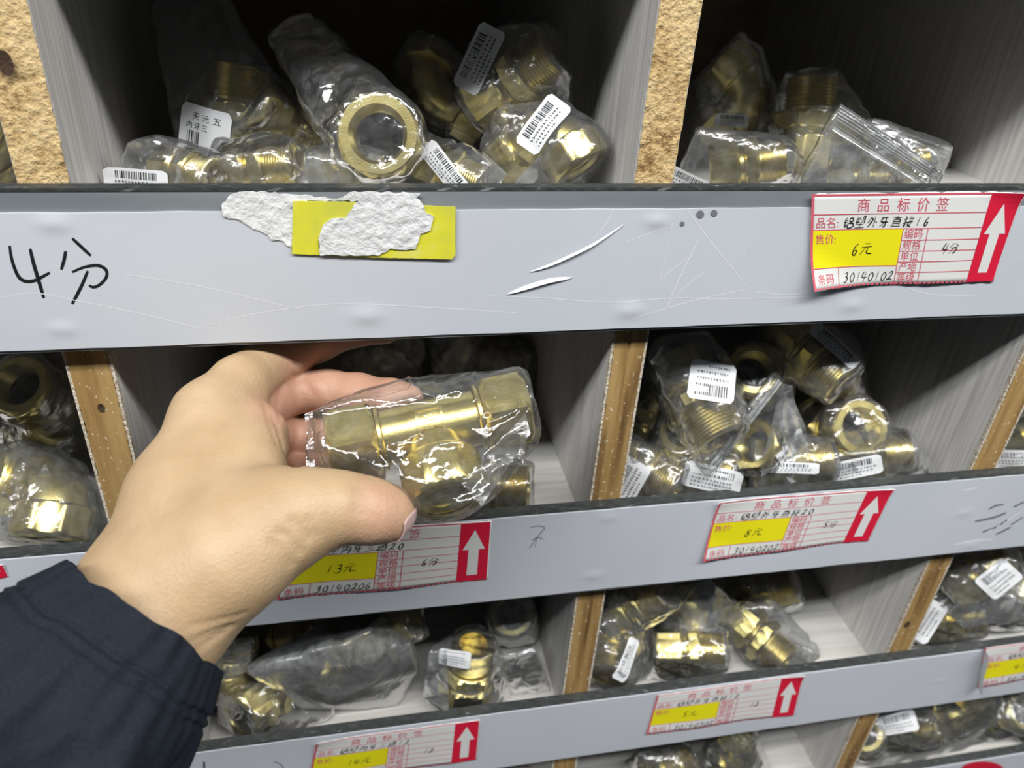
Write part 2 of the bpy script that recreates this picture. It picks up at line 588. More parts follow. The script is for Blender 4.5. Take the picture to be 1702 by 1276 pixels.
# handwriting, strokes on a 10 x 10 box (x right, y down)
HW = {
    '0': [[(5, 2), (2, 5), (3, 9), (6, 9), (8, 5), (6, 2), (5, 2)]],
    '1': [[(5, 1), (4, 9)]],
    '2': [[(2, 3), (5, 1), (7, 3), (4, 7), (1, 9), (5, 8), (9, 9)]],
    '3': [[(2, 2), (6, 1), (6, 4), (4, 5), (7, 6), (5, 9), (1, 9)]],
    '4': [[(3, 1), (1, 6), (8, 6)], [(6, 2), (4, 10)]],
    '5': [[(8, 1), (4, 1), (3, 4), (6, 5), (6, 8), (2, 9)]],
    '6': [[(6, 1), (3, 4), (2, 8), (5, 9), (6, 6), (3, 6)]],
    '8': [[(6, 2), (3, 2), (3, 4), (6, 6), (5, 9), (2, 8), (4, 5), (7, 2)]],
    '元': [[(3, 1), (7, 1)], [(1, 4), (9, 3)], [(4, 4), (1, 9)], [(6, 4), (6, 8), (10, 8)]],
    '分': [[(4, 1), (1, 5)], [(6, 1), (10, 4)], [(3, 5), (8, 5), (7, 9), (5, 9)], [(5, 5), (2, 10)]],
    '铝': [[(3, 0), (1, 3)], [(1, 3), (4, 3)], [(0, 5), (4, 5)], [(2, 3), (2, 9), (4, 7)], [(6, 1), (6, 4), (9, 4), (9, 1), (6, 1)], [(5, 6), (5, 10), (10, 9), (10, 6), (5, 6)]],
    '塑': [[(1, 0), (2, 2)], [(4, 0), (3, 2)], [(0, 2), (5, 2)], [(1, 3), (1, 5), (4, 5)], [(3, 2), (1, 7)], [(7, 0), (6, 6)], [(7, 0), (9, 0), (9, 6)], [(7, 2), (9, 2)], [(2, 7), (8, 7)], [(5, 6), (5, 10)], [(0, 10), (10, 10)]],
    '外': [[(3, 0), (0, 6)], [(3, 2), (5, 2), (3, 7), (1, 10)], [(2, 4), (4, 6)], [(7, 0), (7, 10)], [(7, 4), (10, 6)]],
    '牙': [[(1, 1), (8, 1)], [(3, 1), (2, 5), (9, 5)], [(6, 1), (6, 9), (4, 9)], [(6, 5), (1, 9)]],
    '直': [[(1, 1), (9, 1)], [(5, 0), (5, 3)], [(2, 3), (2, 8)], [(2, 3), (8, 3), (8, 8)], [(2, 5), (8, 5)], [(2, 6.5), (8, 6.5)], [(0, 9), (10, 9)]],
    '接': [[(0, 3), (4, 2)], [(2, 0), (2, 9), (1, 8)], [(0, 7), (4, 5)], [(7, 0), (7, 1)], [(5, 2), (10, 2)], [(6, 3), (7, 5)], [(9, 3), (8, 5)], [(4, 6), (10, 5)], [(7, 5), (5, 8), (9, 10)], [(9, 6), (5, 10)]],
    '内': [[(1, 2), (1, 10)], [(1, 2), (9, 2), (9, 9), (8, 10)], [(5, 0), (5, 4), (2, 8)], [(5, 4), (8, 7)]],
    '三': [[(2, 2), (8, 1)], [(3, 5), (7, 5)], [(0, 9), (10, 8)]],
    '通': [[(1, 1), (2, 2)], [(0, 4), (2, 4), (1, 8), (0, 9), (4, 9), (10, 9)], [(4, 1), (9, 0), (7, 2)], [(4, 3), (4, 8)], [(4, 3), (9, 3), (9, 8)], [(4, 5), (9, 5)], [(6, 3), (6, 8)]],
}


def hand(mb, text, x, y, size, w, h, gap=1.12, slant=-0.18, jit=0.25, rise=0.0):
    rn = random.Random(hash(len(text)) + int(x * 10))
    for ch in text:
        if ch == ' ':
            x += size * 0.5
            continue
        k = 1.0 if ord(ch) > 255 else 0.72
        for st in HW[ch]:
            pts = [(x + (a + rn.uniform(-jit, jit)) * size / 10 * k + (10 - b) * size / 10 * (-slant), y + (b + rn.uniform(-jit, jit)) * size / 10) for a, b in st]
            ribbon(mb, pts, w, h, 0.5, sm=len(pts) > 2)
        x += size * k * gap
        y += rise


# ------------------------------------------------------------------ marks on the boards
def on_board(board, h):
    def fn(px, py, hh):
        p = at(px, py, D - 0.0009)
        p[1] = lam_y(p[0], p[2] - CAMZ, LB[board]) - h
        return p
    return fn


def board_marks(name, board, mat, strokes, h=0.00005, sm=True, taper=0.3):
    mb = MB()
    for pts, w in strokes:
        ribbon(mb, pts, w, 0, taper, sm)
    return mb.build(name, mat, boards[board], None, on_board(board, h))


board_marks('marker_writing', 1, M['ink'], [
    ([(16, 408), (20, 432), (30, 458), (42, 467), (58, 466), (70, 460), (83, 453)], 6.0), ([(50, 413), (56, 438), (65, 468), (73, 495)], 6.5),
    ([(109, 417), (107, 430), (102, 448)], 6.0), ([(120, 396), (135, 410), (151, 425)], 5.5),
    ([(120, 452), (140, 444), (162, 441), (176, 448), (177, 460), (167, 472), (156, 477), (148, 474)], 5.5), ([(146, 450), (137, 472), (128, 490), (120, 505)], 6.0)])
W_ = 1.6
board_marks('scratches', 1, M['scratch'], [
    ([(0, 495), (60, 487), (130, 500), (230, 520), (330, 545)], W_), ([(200, 455), (330, 475), (480, 510)], W_),
    ([(330, 545), (430, 520), (560, 505), (700, 510), (860, 520)], W_), ([(810, 492), (900, 495), (1010, 502), (1120, 495), (1200, 497), (1400, 492)], W_),
    ([(1140, 345), (1180, 400), (1245, 480)], 1.8), ([(1245, 480), (1150, 500), (1050, 530)], W_), ([(1118, 370), (1095, 468)], 1.4),
    ([(1160, 400), (1130, 460), (1108, 510)], 1.8), ([(1150, 425), (1120, 445), (1092, 470)], 1.3), ([(1175, 450), (1140, 475), (1112, 505)], 1.3),
    ([(1040, 402), (1080, 388), (1110, 378)], 1.4), ([(1020, 348), (1005, 375), (985, 396)], 1.6), ([(1240, 390), (1235, 440)], 1.0),
    ([(1255, 485), (1310, 490), (1340, 485)], W_), ([(1690, 425), (1702, 432)], 1.5), ([(1490, 470), (1540, 488), (1620, 492)], W_)])
mb = MB()
for pts, w in [([(880, 452), (915, 440), (955, 422), (990, 404), (1040, 371)], 5), ([(842, 489), (880, 476), (915, 466), (952, 461)], 8)]:
    n0 = len(mb.v)
    ribbon(mb, pts, w, 0, 1.0)
    n = (len(mb.v) - n0) // 2
    for i in range(n):                                  # the upper lip of each cut stands off the sheet
        x, y, _ = mb.v[n0 + i]
        mb.v[n0 + i] = (x, y, 0.0009 * math.sin(math.pi * i / (n - 1)))
mb.build('peeled_cut', M['scratch'], boards[1], 0, lambda px, py, h: at(px, py, D - 0.0012 - h))
mb = MB()
for cx, cy, r_ in [(1164, 356, 6.5), (1187, 354, 5.5), (1134, 372, 4)]:
    v = [(cx + r_ * math.cos(a * math.pi / 6), cy + r_ * math.sin(a * math.pi / 6), 0) for a in range(12)] + [(cx - 1, cy + 1, -0.001)]
    mb.add(v, [(i, (i + 1) % 12, 12) for i in range(12)])
mb.build('staple_dent', M['pencil'], boards[1], None, lambda px, py, h: at(px, py, D - 0.00112 + h * 0.0))
board_marks('pencil_mark', 2, M['pencil'], [([(881, 877), (893, 874), (905, 877), (895, 890), (880, 911)], 1.6), ([(884, 898), (893, 893), (903, 896)], 1.4), ([(893, 893), (889, 908)], 1.2)], sm=True)
board_marks('black_scuffs', 2, M['pencil'], [([(1643, 846), (1655, 840), (1668, 838)], 3), ([(1620, 866), (1650, 860), (1672, 852)], 3.5), ([(1632, 884), (1655, 876), (1674, 864)], 3), ([(1655, 888), (1668, 882), (1680, 876)], 3), ([(1685, 842), (1702, 834)], 4), ([(1680, 872), (1700, 860)], 3)])
board_marks('white_scuffs', 2, M['scratch'], [([(1640, 884), (1670, 868), (1700, 848)], 2), ([(1585, 905), (1620, 898), (1650, 896)], 3), ([(1600, 815), (1625, 810)], 3)])
board_marks('marker_writing', 3, M['ink'], [([(339, 1266), (340, 1290)], 4.5)])
board_marks('pencil_mark', 3, M['pencil'], [([(455, 1266), (466, 1270), (473, 1280)], 2)])


# ------------------------------------------------------------------ torn labels
def torn(px_poly, name, mat, y, parent=None, jag=1.6, seed=1, fold=0.0):
    rn = random.Random(seed)
    out = []
    n = len(px_poly)
    for i in range(n):
        a, b = np.array(px_poly[i], float), np.array(px_poly[(i + 1) % n], float)
        k = max(1, int(np.linalg.norm(b - a) / 7))
        for j in range(k):
            p = a + (b - a) * j / k
            out.append((p[0] + rn.uniform(-jag, jag), p[1] + rn.uniform(-jag, jag)))
    bm = bmesh.new()
    f = bm.faces.new([bm.verts.new(at(p[0], p[1], y)) for p in out])
    bmesh.ops.triangulate(bm, faces=[f])
    g = bmesh.ops.extrude_face_region(bm, geom=bm.faces[:])
    for v in g['geom']:
        if isinstance(v, bmesh.types.BMVert):
            v.co.y += 0.0003
    bmesh.ops.recalc_face_normals(bm, faces=bm.faces[:])
    me = bpy.data.meshes.new(name)
    bm.to_mesh(me)
    return link(name, me, mat, parent)


lt = torn([(487, 334), (600, 336), (757, 344), (757, 424), (751, 431), (620, 428), (485, 422)], 'yellow_label', M['card'], D - 0.0019, None, 0.4, 3)
tag(lt, 'faded yellow label with a ragged white torn patch, stuck on the top front board', 'label')
torn([(588, 340), (600, 328), (640, 322), (690, 326), (703, 338), (708, 352), (720, 358), (716, 384), (700, 388), (690, 415), (650, 414), (628, 424), (545, 424), (532, 424), (529, 396), (538, 374), (552, 362), (575, 362)],
     'torn_paper', M['torn'], D - 0.0024, lt, 1.2, 5)
sc = torn([(383, 322), (420, 318), (480, 322), (560, 330), (590, 318), (700, 322), (690, 330), (600, 333), (520, 334), (490, 336), (488, 415), (470, 402), (452, 398), (436, 385), (420, 380), (402, 368), (390, 364), (372, 360), (369, 340)],
          'torn_paper_scrap', M['torn'], D - 0.0014, None, 2.0, 8)
tag(sc, 'torn grey-white paper scrap left of the yellow label on the top front board', 'paper scrap')


# ------------------------------------------------------------------ price tags, drawn in millimetres 100 x 40
def price_tag(px4, label, name, price, spec, code, curl=(0, 0, 0, 0), left_flap=False, cut=0.0, seed=1):
    C4 = [at(*p, D) for p in px4]                    # TL TR BR BL
    rn = random.Random(seed)

    def fn(x, y, h):
        u, v = x / 100, y / 40
        p = (C4[0] * (1 - u) + C4[1] * u) * (1 - v) + (C4[3] * (1 - u) + C4[2] * u) * v
        lift = 0.0016 + 0.0005 * math.sin(u * 9 + seed) * v
        lift += curl[0] * max(0, 1 - (u + v) / 0.30) ** 2 + curl[1] * max(0, 1 - ((1 - u) + v) / 0.25) ** 2
        lift += curl[2] * max(0, 1 - ((1 - u) + (1 - v)) / 0.30) ** 2 + curl[3] * max(0, 1 - (u + (1 - v)) / 0.5) ** 2
        return (p[0], D - lift - h * 0.001, p[2])
    # paper
    mb = MB()
    nx, ny = 40, 16
    vs = []
    for j in range(ny + 1):
        for i in range(nx + 1):
            x, y = 100 * i / nx, 40 * j / ny
            if j == 0:
                y += max(0, rn.uniform(-0.5, 0.5)) - 0.2
            if j == ny:
                y += rn.uniform(-0.25, 0.3)
            if i == 0:
                x += rn.uniform(-0.3, 0.4)
            if i + j < 2 and curl[0] == 0:
                x += 1.0
            vs.append((x, y, 0))
    mb.add(vs, [(j * (nx + 1) + i, j * (nx + 1) + i + 1, (j + 1) * (nx + 1) + i + 1, (j + 1) * (nx + 1) + i) for j in range(ny) for i in range(nx)])
    pt = mb.build('price_tag', M['paper'], None, 0, fn)
    tag(pt, label, 'price tag', 'printed price tags on the front boards')
    mod = pt.modifiers.new('thickness', 'SOLIDIFY')
    mod.thickness = 0.00025
    mod.offset = -1 if pt.data.polygons[0].normal.y < 0 else 1
    # fields
    mb = MB()
    rect(mb, cut, 15.2, 44.5, 31.2, 0.08, 18, 8)
    mb.build('yellow_price_field', M['yellow'], pt, None, fn)
    mb = MB()
    rect(mb, 84.5, 0.4, 99.6, 39.6, 0.08, 8, 16)
    ap = mb.build('red_arrow_panel', M['red'], pt, None, fn)
    mb = MB()
    poly(mb, [(92, 5), (97.6, 18), (94.6, 18), (94.6, 35.5), (89.4, 35.5), (89.4, 18), (86.4, 18)], 0.16)
    bm = bmesh.new()
    vv = [bm.verts.new((a, b, c)) for a, b, c in mb.v]
    bmesh.ops.triangulate(bm, faces=[bm.faces.new(vv)])
    mb2 = MB()
    bm.verts.index_update()
    mb2.add([v.co for v in bm.verts], [tuple(v.index for v in f.verts) for f in bm.faces])
    mb2.build('white_arrow', M['paper'], ap, None, fn)
    # red print
    mb = MB()
    L = lambda a, b, w=0.35: ribbon(mb, [(a[0] + (b[0] - a[0]) * k / 12, a[1] + (b[1] - a[1]) * k / 12) for k in range(13)], w, 0.12, 0, False)
    for y in (8.5, 15):
        L((cut, y), (84.5, y))
    for y in (20, 24.8, 29.6, 34.4):
        L((44.5, y), (84.5, y))
    L((cut, 31.3), (44.5, 31.3))
    L((44.7, 15), (44.7, 40))
    L((57, 15), (57, 40))
    L((14.5, 31.3), (14.5, 40))
    L((cut, 0.6), (84.5, 0.6), 0.9)
    for k in range(34):
        L((2.5 * k, 39.4), (2.5 * k + 1.7, 39.3), 0.8)
    if cut == 0:
        L((0.5, 0), (0.5, 40), 1.2)
    for k, ch in enumerate('商品标价签'):
        glyphs(mb, ch, 21 + k * 9.4, 7.2, 6.2, 0.12)
    if cut < 8:
        glyphs(mb, '品名:', 2.2, 13.8, 4.9, 0.12)
        glyphs(mb, '售价:', 2.2, 20.6, 4.6, 0.16)
        glyphs(mb, '条码', 2.6, 37.6, 4.7, 0.12)
    for k, s in enumerate(('编码', '规格', '单位', '产地', '等级')):
        glyphs(mb, s, 45.6, 19.0 + k * 4.85, 4.7, 0.12)
    mb.build('red_print', M['redink'], pt, None, fn)
    mb = MB()
    hand(mb, name, 15, 9.6, 4.6, 0.5, 0.2, 1.25, rise=0.0)
    if price:
        hand(mb, price, 20, 20.5, 6.2, 0.55, 0.2, 0.95)
    if spec:
        hand(mb, spec, 66, 21.0, 5.2, 0.5, 0.2, 0.85)
    if code:
        hand(mb, code, 16.5, 33.2, 4.9, 0.46, 0.2, 0.95)
    mb.build('handwriting', M['ink'], pt, None, fn)
    if left_flap:
        mb = MB()
        vs = []
        for j in range(9):
            for i in range(7):
                a = i / 6
                q = fn(0, 40 * j / 8, 0)
                vs.append((q[0] - 0.0022 * a + 0.0012 * a * a, q[1] - 0.0055 * a - 0.0006 * math.sin(j), q[2] - 0.001 * a))
        mb.add(vs, [(j * 7 + i, j * 7 + i + 1, (j + 1) * 7 + i + 1, (j + 1) * 7 + i) for j in range(8) for i in range(6)])
        mb.build('bent_flap', M['paper'], pt, 0)
    return pt


PT = price_tag
PT([(1346, 320), (1697, 316), (1647, 466), (1341, 474)], 'price tag reading 6 yuan with a red arrow on the top front board', '铝塑外牙直接16', '6元', '4分', '30140102', (0, .002, .0005, .0045), cut=0.0, seed=2)
PT([(477, 881), (816, 862), (809, 960), (460, 993)], 'price tag partly covered by the thumb, just below the held brass tee', '铝塑内牙三通20', '13元', '6分', '30140206', (0, 0, 0, 0), seed=3)
PT([(1192, 829), (1483, 808), (1440, 895), (1165, 927)], 'price tag reading 8 yuan with a red arrow on the second front board', '铝塑外牙直接20', '8元', '5分', '30140202', (.0015, .001, 0, .002), seed=4)
PT([(1091, 1152), (1334, 1117), (1317, 1184), (1073, 1216)], 'price tag in the middle of the third front board, below the gold hex fitting', '铝塑外牙直接12', '5元', '12', '30140302', (0, .0015, 0, .001), seed=5)
PT([(526, 1228), (797, 1192), (791, 1257), (512, 1300)], 'lowest left price tag with a square red arrow panel, cut by the photo edge', '铝塑内牙三通12', '14元', '12', '30140306', (.0015, 0, 0, 0), seed=6)
PT([(1634, 1074), (1905, 1038), (1880, 1096), (1622, 1139)], 'price tag at the right end of the third front board, its left end peeled forward', '铝塑外牙直接', '4元', '', '30140', (0, 0, 0, 0), left_flap=True, seed=7)
PT([(-250, 962), (7, 934), (16, 955), (-330, 1030)], 'red edge of a price tag at the left photo edge of the second front board', '', '', '', '', (0, 0, 0, 0), seed=8)
mb = MB()
v = [(1633 + 36 * math.cos(a * math.pi / 16), 1280 + 15 * math.sin(a * math.pi / 16), 0) for a in range(32)]
poly(mb, [q[:2] for q in v])
o = mb.build('red_sticker', M['red'], None, None, lambda px, py, h: at(px, py, D - 0.0014))
tag(o, 'round red sticker on the lowest front board at the bottom right corner', 'sticker')


# ------------------------------------------------------------------ brass fittings (modelled in mm, axis along +z)
def spin(prof, seg=48, sides=0, rmax=None):
    """profile [(r,z)]; with sides the outline is a polygon whose corners are cut by the profile itself"""
    v, f = [], []
    for r, z in prof:
        for i in range(seg):
            a = 2 * math.pi * i / seg
            rr = r
            if sides:
                st = 2 * math.pi / sides
                am = (a + st / 2) % st - st / 2
                rr = min(r, sides_ap[0] / math.cos(am))
            v.append((rr * math.cos(a), rr * math.sin(a), z))
    n = len(prof)
    for j in range(n - 1):
        for i in range(seg):
            k = (i + 1) % seg
            f.append((j * seg + i, j * seg + k, (j + 1) * seg + k, (j + 1) * seg + i))
    return v, f


sides_ap = [13.0]


def hexnut(z0, z1, ap, bore, sides=6, ch=1.6, seg=72):
    sides_ap[0] = ap
    rc = ap / math.cos(math.pi / sides)
    return spin([(bore, z0 + 2), (bore + 0.6, z0), (ap * 0.94, z0), (ap + 0.1, z0 + ch * 0.45), (rc, z0 + ch), (rc, z1 - ch), (ap + 0.1, z1 - ch * 0.45), (ap * 0.94, z1), (bore, z1)], seg, sides)


def thread(z0, z1, r, bore, pitch=1.5, depth=0.9):
    pr = [(r - depth, z0)]
    z = z0
    while z + pitch <= z1:
        pr += [(r - depth, z + 0.15 * pitch), (r, z + 0.45 * pitch), (r, z + 0.6 * pitch), (r - depth, z + 0.95 * pitch)]
        z += pitch
    pr += [(r - depth - 0.3, z1), (bore, z1), (bore, z1 - 9), (0.01, z1 - 9.2)]
    return spin(pr, 40)


def inner_thread(z1, r, dz=11, pitch=1.6, depth=0.8):
    pr = [(r + 0.8, z1)]
    z = z1 - 0.8
    while z > z1 - dz:
        pr += [(r, z), (r - depth, z - pitch / 2)]
        z -= pitch
    return spin(pr, 40)


def rotx(vf, ang, off=(0, 0, 0)):
    c, s = math.cos(ang), math.sin(ang)
    return [(x + off[0], y * c - z * s + off[1], y * s + z * c + off[2]) for x, y, z in vf[0]], vf[1]


def mesh_of(name, vfs, mat, sharp=32):
    mb = MB()
    for v, f in vfs:
        mb.add([(a * 0.001, b * 0.001, c * 0.001) for a, b, c in v], f)
    me = bpy.data.meshes.new(name)
    me.from_pydata(mb.v, [], mb.f)
    bm = bmesh.new()
    bm.from_mesh(me)
    bmesh.ops.recalc_face_normals(bm, faces=bm.faces[:])
    bm.to_mesh(me)
    me.materials.append(mat)
    me.polygons.foreach_set('use_smooth', [True] * len(me.polygons))
    me.set_sharp_from_angle(angle=math.radians(sharp))
    return me


PROTO = {}


def protos():
    B = M['brass']
    PROTO['brass_union'] = [
        ('hex_nut', mesh_of('hex_nut', [hexnut(-22, -5, 13.2, 8.5)], B)),
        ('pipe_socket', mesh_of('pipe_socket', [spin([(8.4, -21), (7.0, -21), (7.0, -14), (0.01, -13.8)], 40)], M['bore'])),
        ('body', mesh_of('body', [spin([(10.2, -6), (10.2, -2.5)], 40), hexnut(-2.8, 5.5, 13.2, 8), spin([(10.4, 5), (10.4, 7)], 40)], B)),
        ('male_thread', mesh_of('male_thread', [thread(6.5, 20, 11.4, 7.6)], B, 20))]
    PROTO['brass_socket'] = [
        ('body', mesh_of('body', [hexnut(-6, 10, 14.0, 10.0, 8, 2.2), spin([(12, -6), (10.5, -9), (10.5, -12)], 40)], B)),
        ('female_thread', mesh_of('female_thread', [inner_thread(9.2, 9.6)], B, 20)),
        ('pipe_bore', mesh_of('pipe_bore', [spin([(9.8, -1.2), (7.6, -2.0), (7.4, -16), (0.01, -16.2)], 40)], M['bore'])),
        ('hex_nut', mesh_of('hex_nut', [hexnut(-28, -11.5, 13, 8)], B))]
    # elbow: nut along -x... built from a bend in the yz plane
    bend = []
    seg, nb = 28, 12
    v, f = [], []
    for j in range(nb + 1):
        a = math.pi / 2 * j / nb
        cy, cz = 14 - 14 * math.cos(a), -2 + 14 * math.sin(a)
        r = 11.2
        for i in range(seg):
            t = 2 * math.pi * i / seg
            v.append((r * math.sin(t), cy + r * math.cos(t) * -math.cos(a), cz + r * math.cos(t) * math.sin(a)))
    f = [(j * seg + i, j * seg + (i + 1) % seg, (j + 1) * seg + (i + 1) % seg, (j + 1) * seg + i) for j in range(nb) for i in range(seg)]
    PROTO['brass_elbow'] = [
        ('body', mesh_of('body', [(v, f), spin([(11.2, -2), (11.2, -6)], 40)], B)),
        ('hex_nut', mesh_of('hex_nut', [hexnut(-21, -5, 13, 8.2)], B)),
        ('pipe_socket', mesh_of('pipe_socket', [spin([(8.4, -20.5), (7.0, -20.5), (7.0, -13), (0.01, -12.8)], 40)], M['bore'])),
        ('female_end', mesh_of('female_end', [rotx(hexnut(12, 25, 13.6, 9.8, 8, 1.5), -math.pi / 2, (0, 0, 12))], B)),
        ('pipe_bore', mesh_of('pipe_bore', [rotx(spin([(9.6, 13.6), (7.4, 13), (7.2, 6), (0.01, 5.8)], 40), -math.pi / 2, (0, 0, 12))], M['bore'])),
        ('female_thread', mesh_of('female_thread', [rotx(inner_thread(24.4, 9.4), -math.pi / 2, (0, 0, 12))], B, 20))]


protos()


def frame_axis(axis, roll=0.0):
    z = Vector([float(c) for c in axis]).normalized()
    x = Vector([float(c) for c in U]).cross(z)
    if x.length < 1e-3:
        x = Vector((1, 0, 0))
    x.normalize()
    y = z.cross(x)
    m = Matrix(((x.x, y.x, z.x), (x.y, y.y, z.y), (x.z, y.z, z.z)))
    return m @ Matrix.Rotation(math.radians(roll), 3, 'Z')


_ex = {}
_dirs = np.array([(math.cos(a) * math.cos(b), math.sin(a) * math.cos(b), math.sin(b)) for b in np.linspace(-1.5, 1.5, 9) for a in np.linspace(0, 6.1, 20)])


def extremes(me):
    if me.name not in _ex:
        V_ = np.array([tuple(v.co) for v in me.vertices])
        _ex[me.name] = [tuple(V_[i]) for i in sorted(set(np.argmax(V_ @ _dirs.T, 0)))]
    return _ex[me.name]


def fitting(kind, P, axis, roll=0, s=1.0, label='', group=None):
    mw = Matrix.Translation(Vector([float(c) for c in P])) @ frame_axis(axis[0] * R + axis[1] * U - axis[2] * W, roll).to_4x4() @ Matrix.Scale(s, 4)
    e = empty(kind, P, mw)
    tag(e, label, 'pipe fitting', group)
    pts = []
    for nm, me in PROTO[kind]:
        o = bpy.data.objects.new(nm, me)
        COL.objects.link(o)
        o.parent = e
        pts += [mw @ Vector(c) for c in extremes(me)]
    return e, pts


# ------------------------------------------------------------------ plastic bags
def hull_planes(pts):
    bm = bmesh.new()
    for p in pts:
        bm.verts.new(p)
    bmesh.ops.convex_hull(bm, input=bm.verts[:])
    bm.normal_update()
    c = sum((Vector(p) for p in pts), Vector()) / len(pts)
    N, H = [], []
    for f in bm.faces:
        n = f.normal.copy()
        if n.length < 0.5:
            continue
        h = n.dot(f.verts[0].co)
        if n.dot(c) > h:
            n, h = -n, -h
        N.append(tuple(n))
        H.append(h)
    E_ = [(np.array(e.verts[0].co), np.array(e.verts[1].co)) for e in bm.edges if e.link_faces]
    bm.free()
    return np.array(N), np.array(H), E_


def bag_mesh(name, pts, amp=0.0016, freq=60, nu=72, nv=56, seed=0, axis=None, fmin=None, folds=()):
    P = np.array([tuple(p) for p in pts], float)
    c = P.mean(0)
    if axis is None:
        w, V = np.linalg.eigh(np.cov((P - c).T))
        a, e1, e2 = V[:, 2], V[:, 1], V[:, 0]
    else:
        a = np.array(axis, float)
        a /= np.linalg.norm(a)
        e1 = np.cross(a, (0.1, 0.3, 0.9))
        e1 /= np.linalg.norm(e1)
        e2 = np.cross(a, e1)
    t = (P - c) @ a
    t0, t1 = t.min(), t.max()
    N, H, E_ = hull_planes([tuple(p) for p in P])
    HE = [(((p - c) @ a, p), ((q - c) @ a, q)) for p, q in E_]
    # centre line: middle of the hull section at each slice
    Na, N1, N2 = N @ a, N @ e1, N @ e2
    H0 = H - N @ c
    rows = []
    ks = 0.5 - 0.5 * np.cos(np.linspace(0.02, 1, nv + 1) * np.pi * 0.985)
    offs = np.array([0.0, 0.0])
    th = np.linspace(0, 2 * np.pi, nu, endpoint=False)
    for k in ks:
        tt = t0 + (t1 - t0) * k
        h = H0 - Na * tt

        def hit(d1, d2, o):
            q = N1 * d1 + N2 * d2
            g = h - N1 * o[0] - N2 * o[1]
            m = q > 1e-6
            return min(0.12, (g[m] / q[m]).min()) if m.any() else 0.0
        # a point inside: middle of the hull edges that cross this slice
        cr = []
        for (ta, pa), (tb, pb) in HE:
            if (ta - tt) * (tb - tt) < 0:
                k_ = (tt - ta) / (tb - ta)
                cr.append(pa + (pb - pa) * k_)
        if cr:
            q_ = np.mean(cr, 0) - c
            offs = np.array([q_ @ e1, q_ @ e2])
        o = offs
        for _ in range(2):
            for d in ((1, 0), (0, 1), (.7, .7), (.7, -.7)):
                p_, m_ = hit(*d, o), hit(-d[0], -d[1], o)
                if p_ > 0 and m_ > 0:
                    o = o + np.array(d) * (p_ - m_) / 2
        offs = o
        A = max(1e-5, hit(1, 0, o))
        Bm = max(1e-5, hit(0, 1, o))
        ring = []
        for x in th:
            d1, d2 = A * math.cos(x), Bm * math.sin(x)
            L_ = math.hypot(d1, d2)
            d1, d2 = d1 / L_, d2 / L_
            r_ = max(1e-5, hit(d1, d2, o))
            ring.append(c + a * tt + e1 * (o[0] + r_ * d1) + e2 * (o[1] + r_ * d2))
        rows.append(ring)
    G = np.array(rows)
    # soften hull corners a touch
    for _ in range(2):
        G = 0.5 * G + 0.25 * (np.roll(G, 1, 1) + np.roll(G, -1, 1))
    # crease displacement along the surface normal
    du = np.roll(G, -1, 1) - np.roll(G, 1, 1)
    dv = np.gradient(G, axis=0)
    Nn = np.cross(du, dv)
    Nn /= np.linalg.norm(Nn, axis=2)[..., None] + 1e-12
    cen = G.mean(1, keepdims=True)
    sg = np.sign(((G - cen) * Nn).sum(2).mean())
    Nn *= sg
    FL = []
    if folds:
        g_ = [tuple(p) for p in G.reshape(-1, 3)]
        b_ = BVHTree.FromPolygons(g_, [(j * nu + i, j * nu + (i + 1) % nu, (j + 1) * nu + (i + 1) % nu, (j + 1) * nu + i) for j in range(nv) for i in range(nu)])
        for pl, w_, a_ in folds:
            hits = [b_.ray_cast(Vector([float(v) for v in ORG]), Vector([float(v) for v in ray(*q)]))[0] for q in smooth_line(pl, 4)]
            hits = [np.array(q) for q in hits if q is not None]
            if len(hits) > 1:
                FL.append((hits, w_, a_))
    sh = Vector((seed * 1.37, seed * 0.71, seed * 2.3))
    vs = []
    for j in range(nv + 1):
        for i in range(nu):
            p = Vector(G[j, i])
            q = p * freq + sh
            wq = q + 0.6 * noise.noise_vector(q * 0.8)
            dd = noise.voronoi(wq * 0.9)[0]
            edge = dd[1] - dd[0]
            rd = 1 - abs(noise.noise(wq * 1.7)) * 2
            h = amp * (0.9 * min(0.55, edge) * 1.6 - 0.35 * rd + 0.35)
            for hits, w_, a_ in FL:
                q_ = G[j, i]
                m_ = 1.0
                for k_ in range(len(hits) - 1):
                    ab = hits[k_ + 1] - hits[k_]
                    t_ = min(1, max(0, ((q_ - hits[k_]) @ ab) / (ab @ ab + 1e-12)))
                    m_ = min(m_, float(np.linalg.norm(q_ - hits[k_] - t_ * ab)))
                    if k_ == 0 and m_ > 0.05:
                        break
                h += a_ * math.exp(-(m_ / w_) ** 2)
            p += Vector(Nn[j, i]) * h
            if fmin is not None:
                p.z = max(p.z, fmin)
            vs.append(p)
    fs = [(j * nu + i, j * nu + (i + 1) % nu, (j + 1) * nu + (i + 1) % nu, (j + 1) * nu + i) for j in range(nv) for i in range(nu)]
    n0 = len(vs)
    vs.append(sum((vs[i] for i in range(nu)), Vector()) / nu)
    vs.append(sum((vs[nv * nu + i] for i in range(nu)), Vector()) / nu)
    fs += [(n0, (i + 1) % nu, i) for i in range(nu)] + [(n0 + 1, nv * nu + i, nv * nu + (i + 1) % nu) for i in range(nu)]
    me = bpy.data.meshes.new(name)
    me.from_pydata([tuple(v) for v in vs], [], fs)
    bvh = BVHTree.FromPolygons([tuple(v) for v in vs], fs)
    return me, bvh


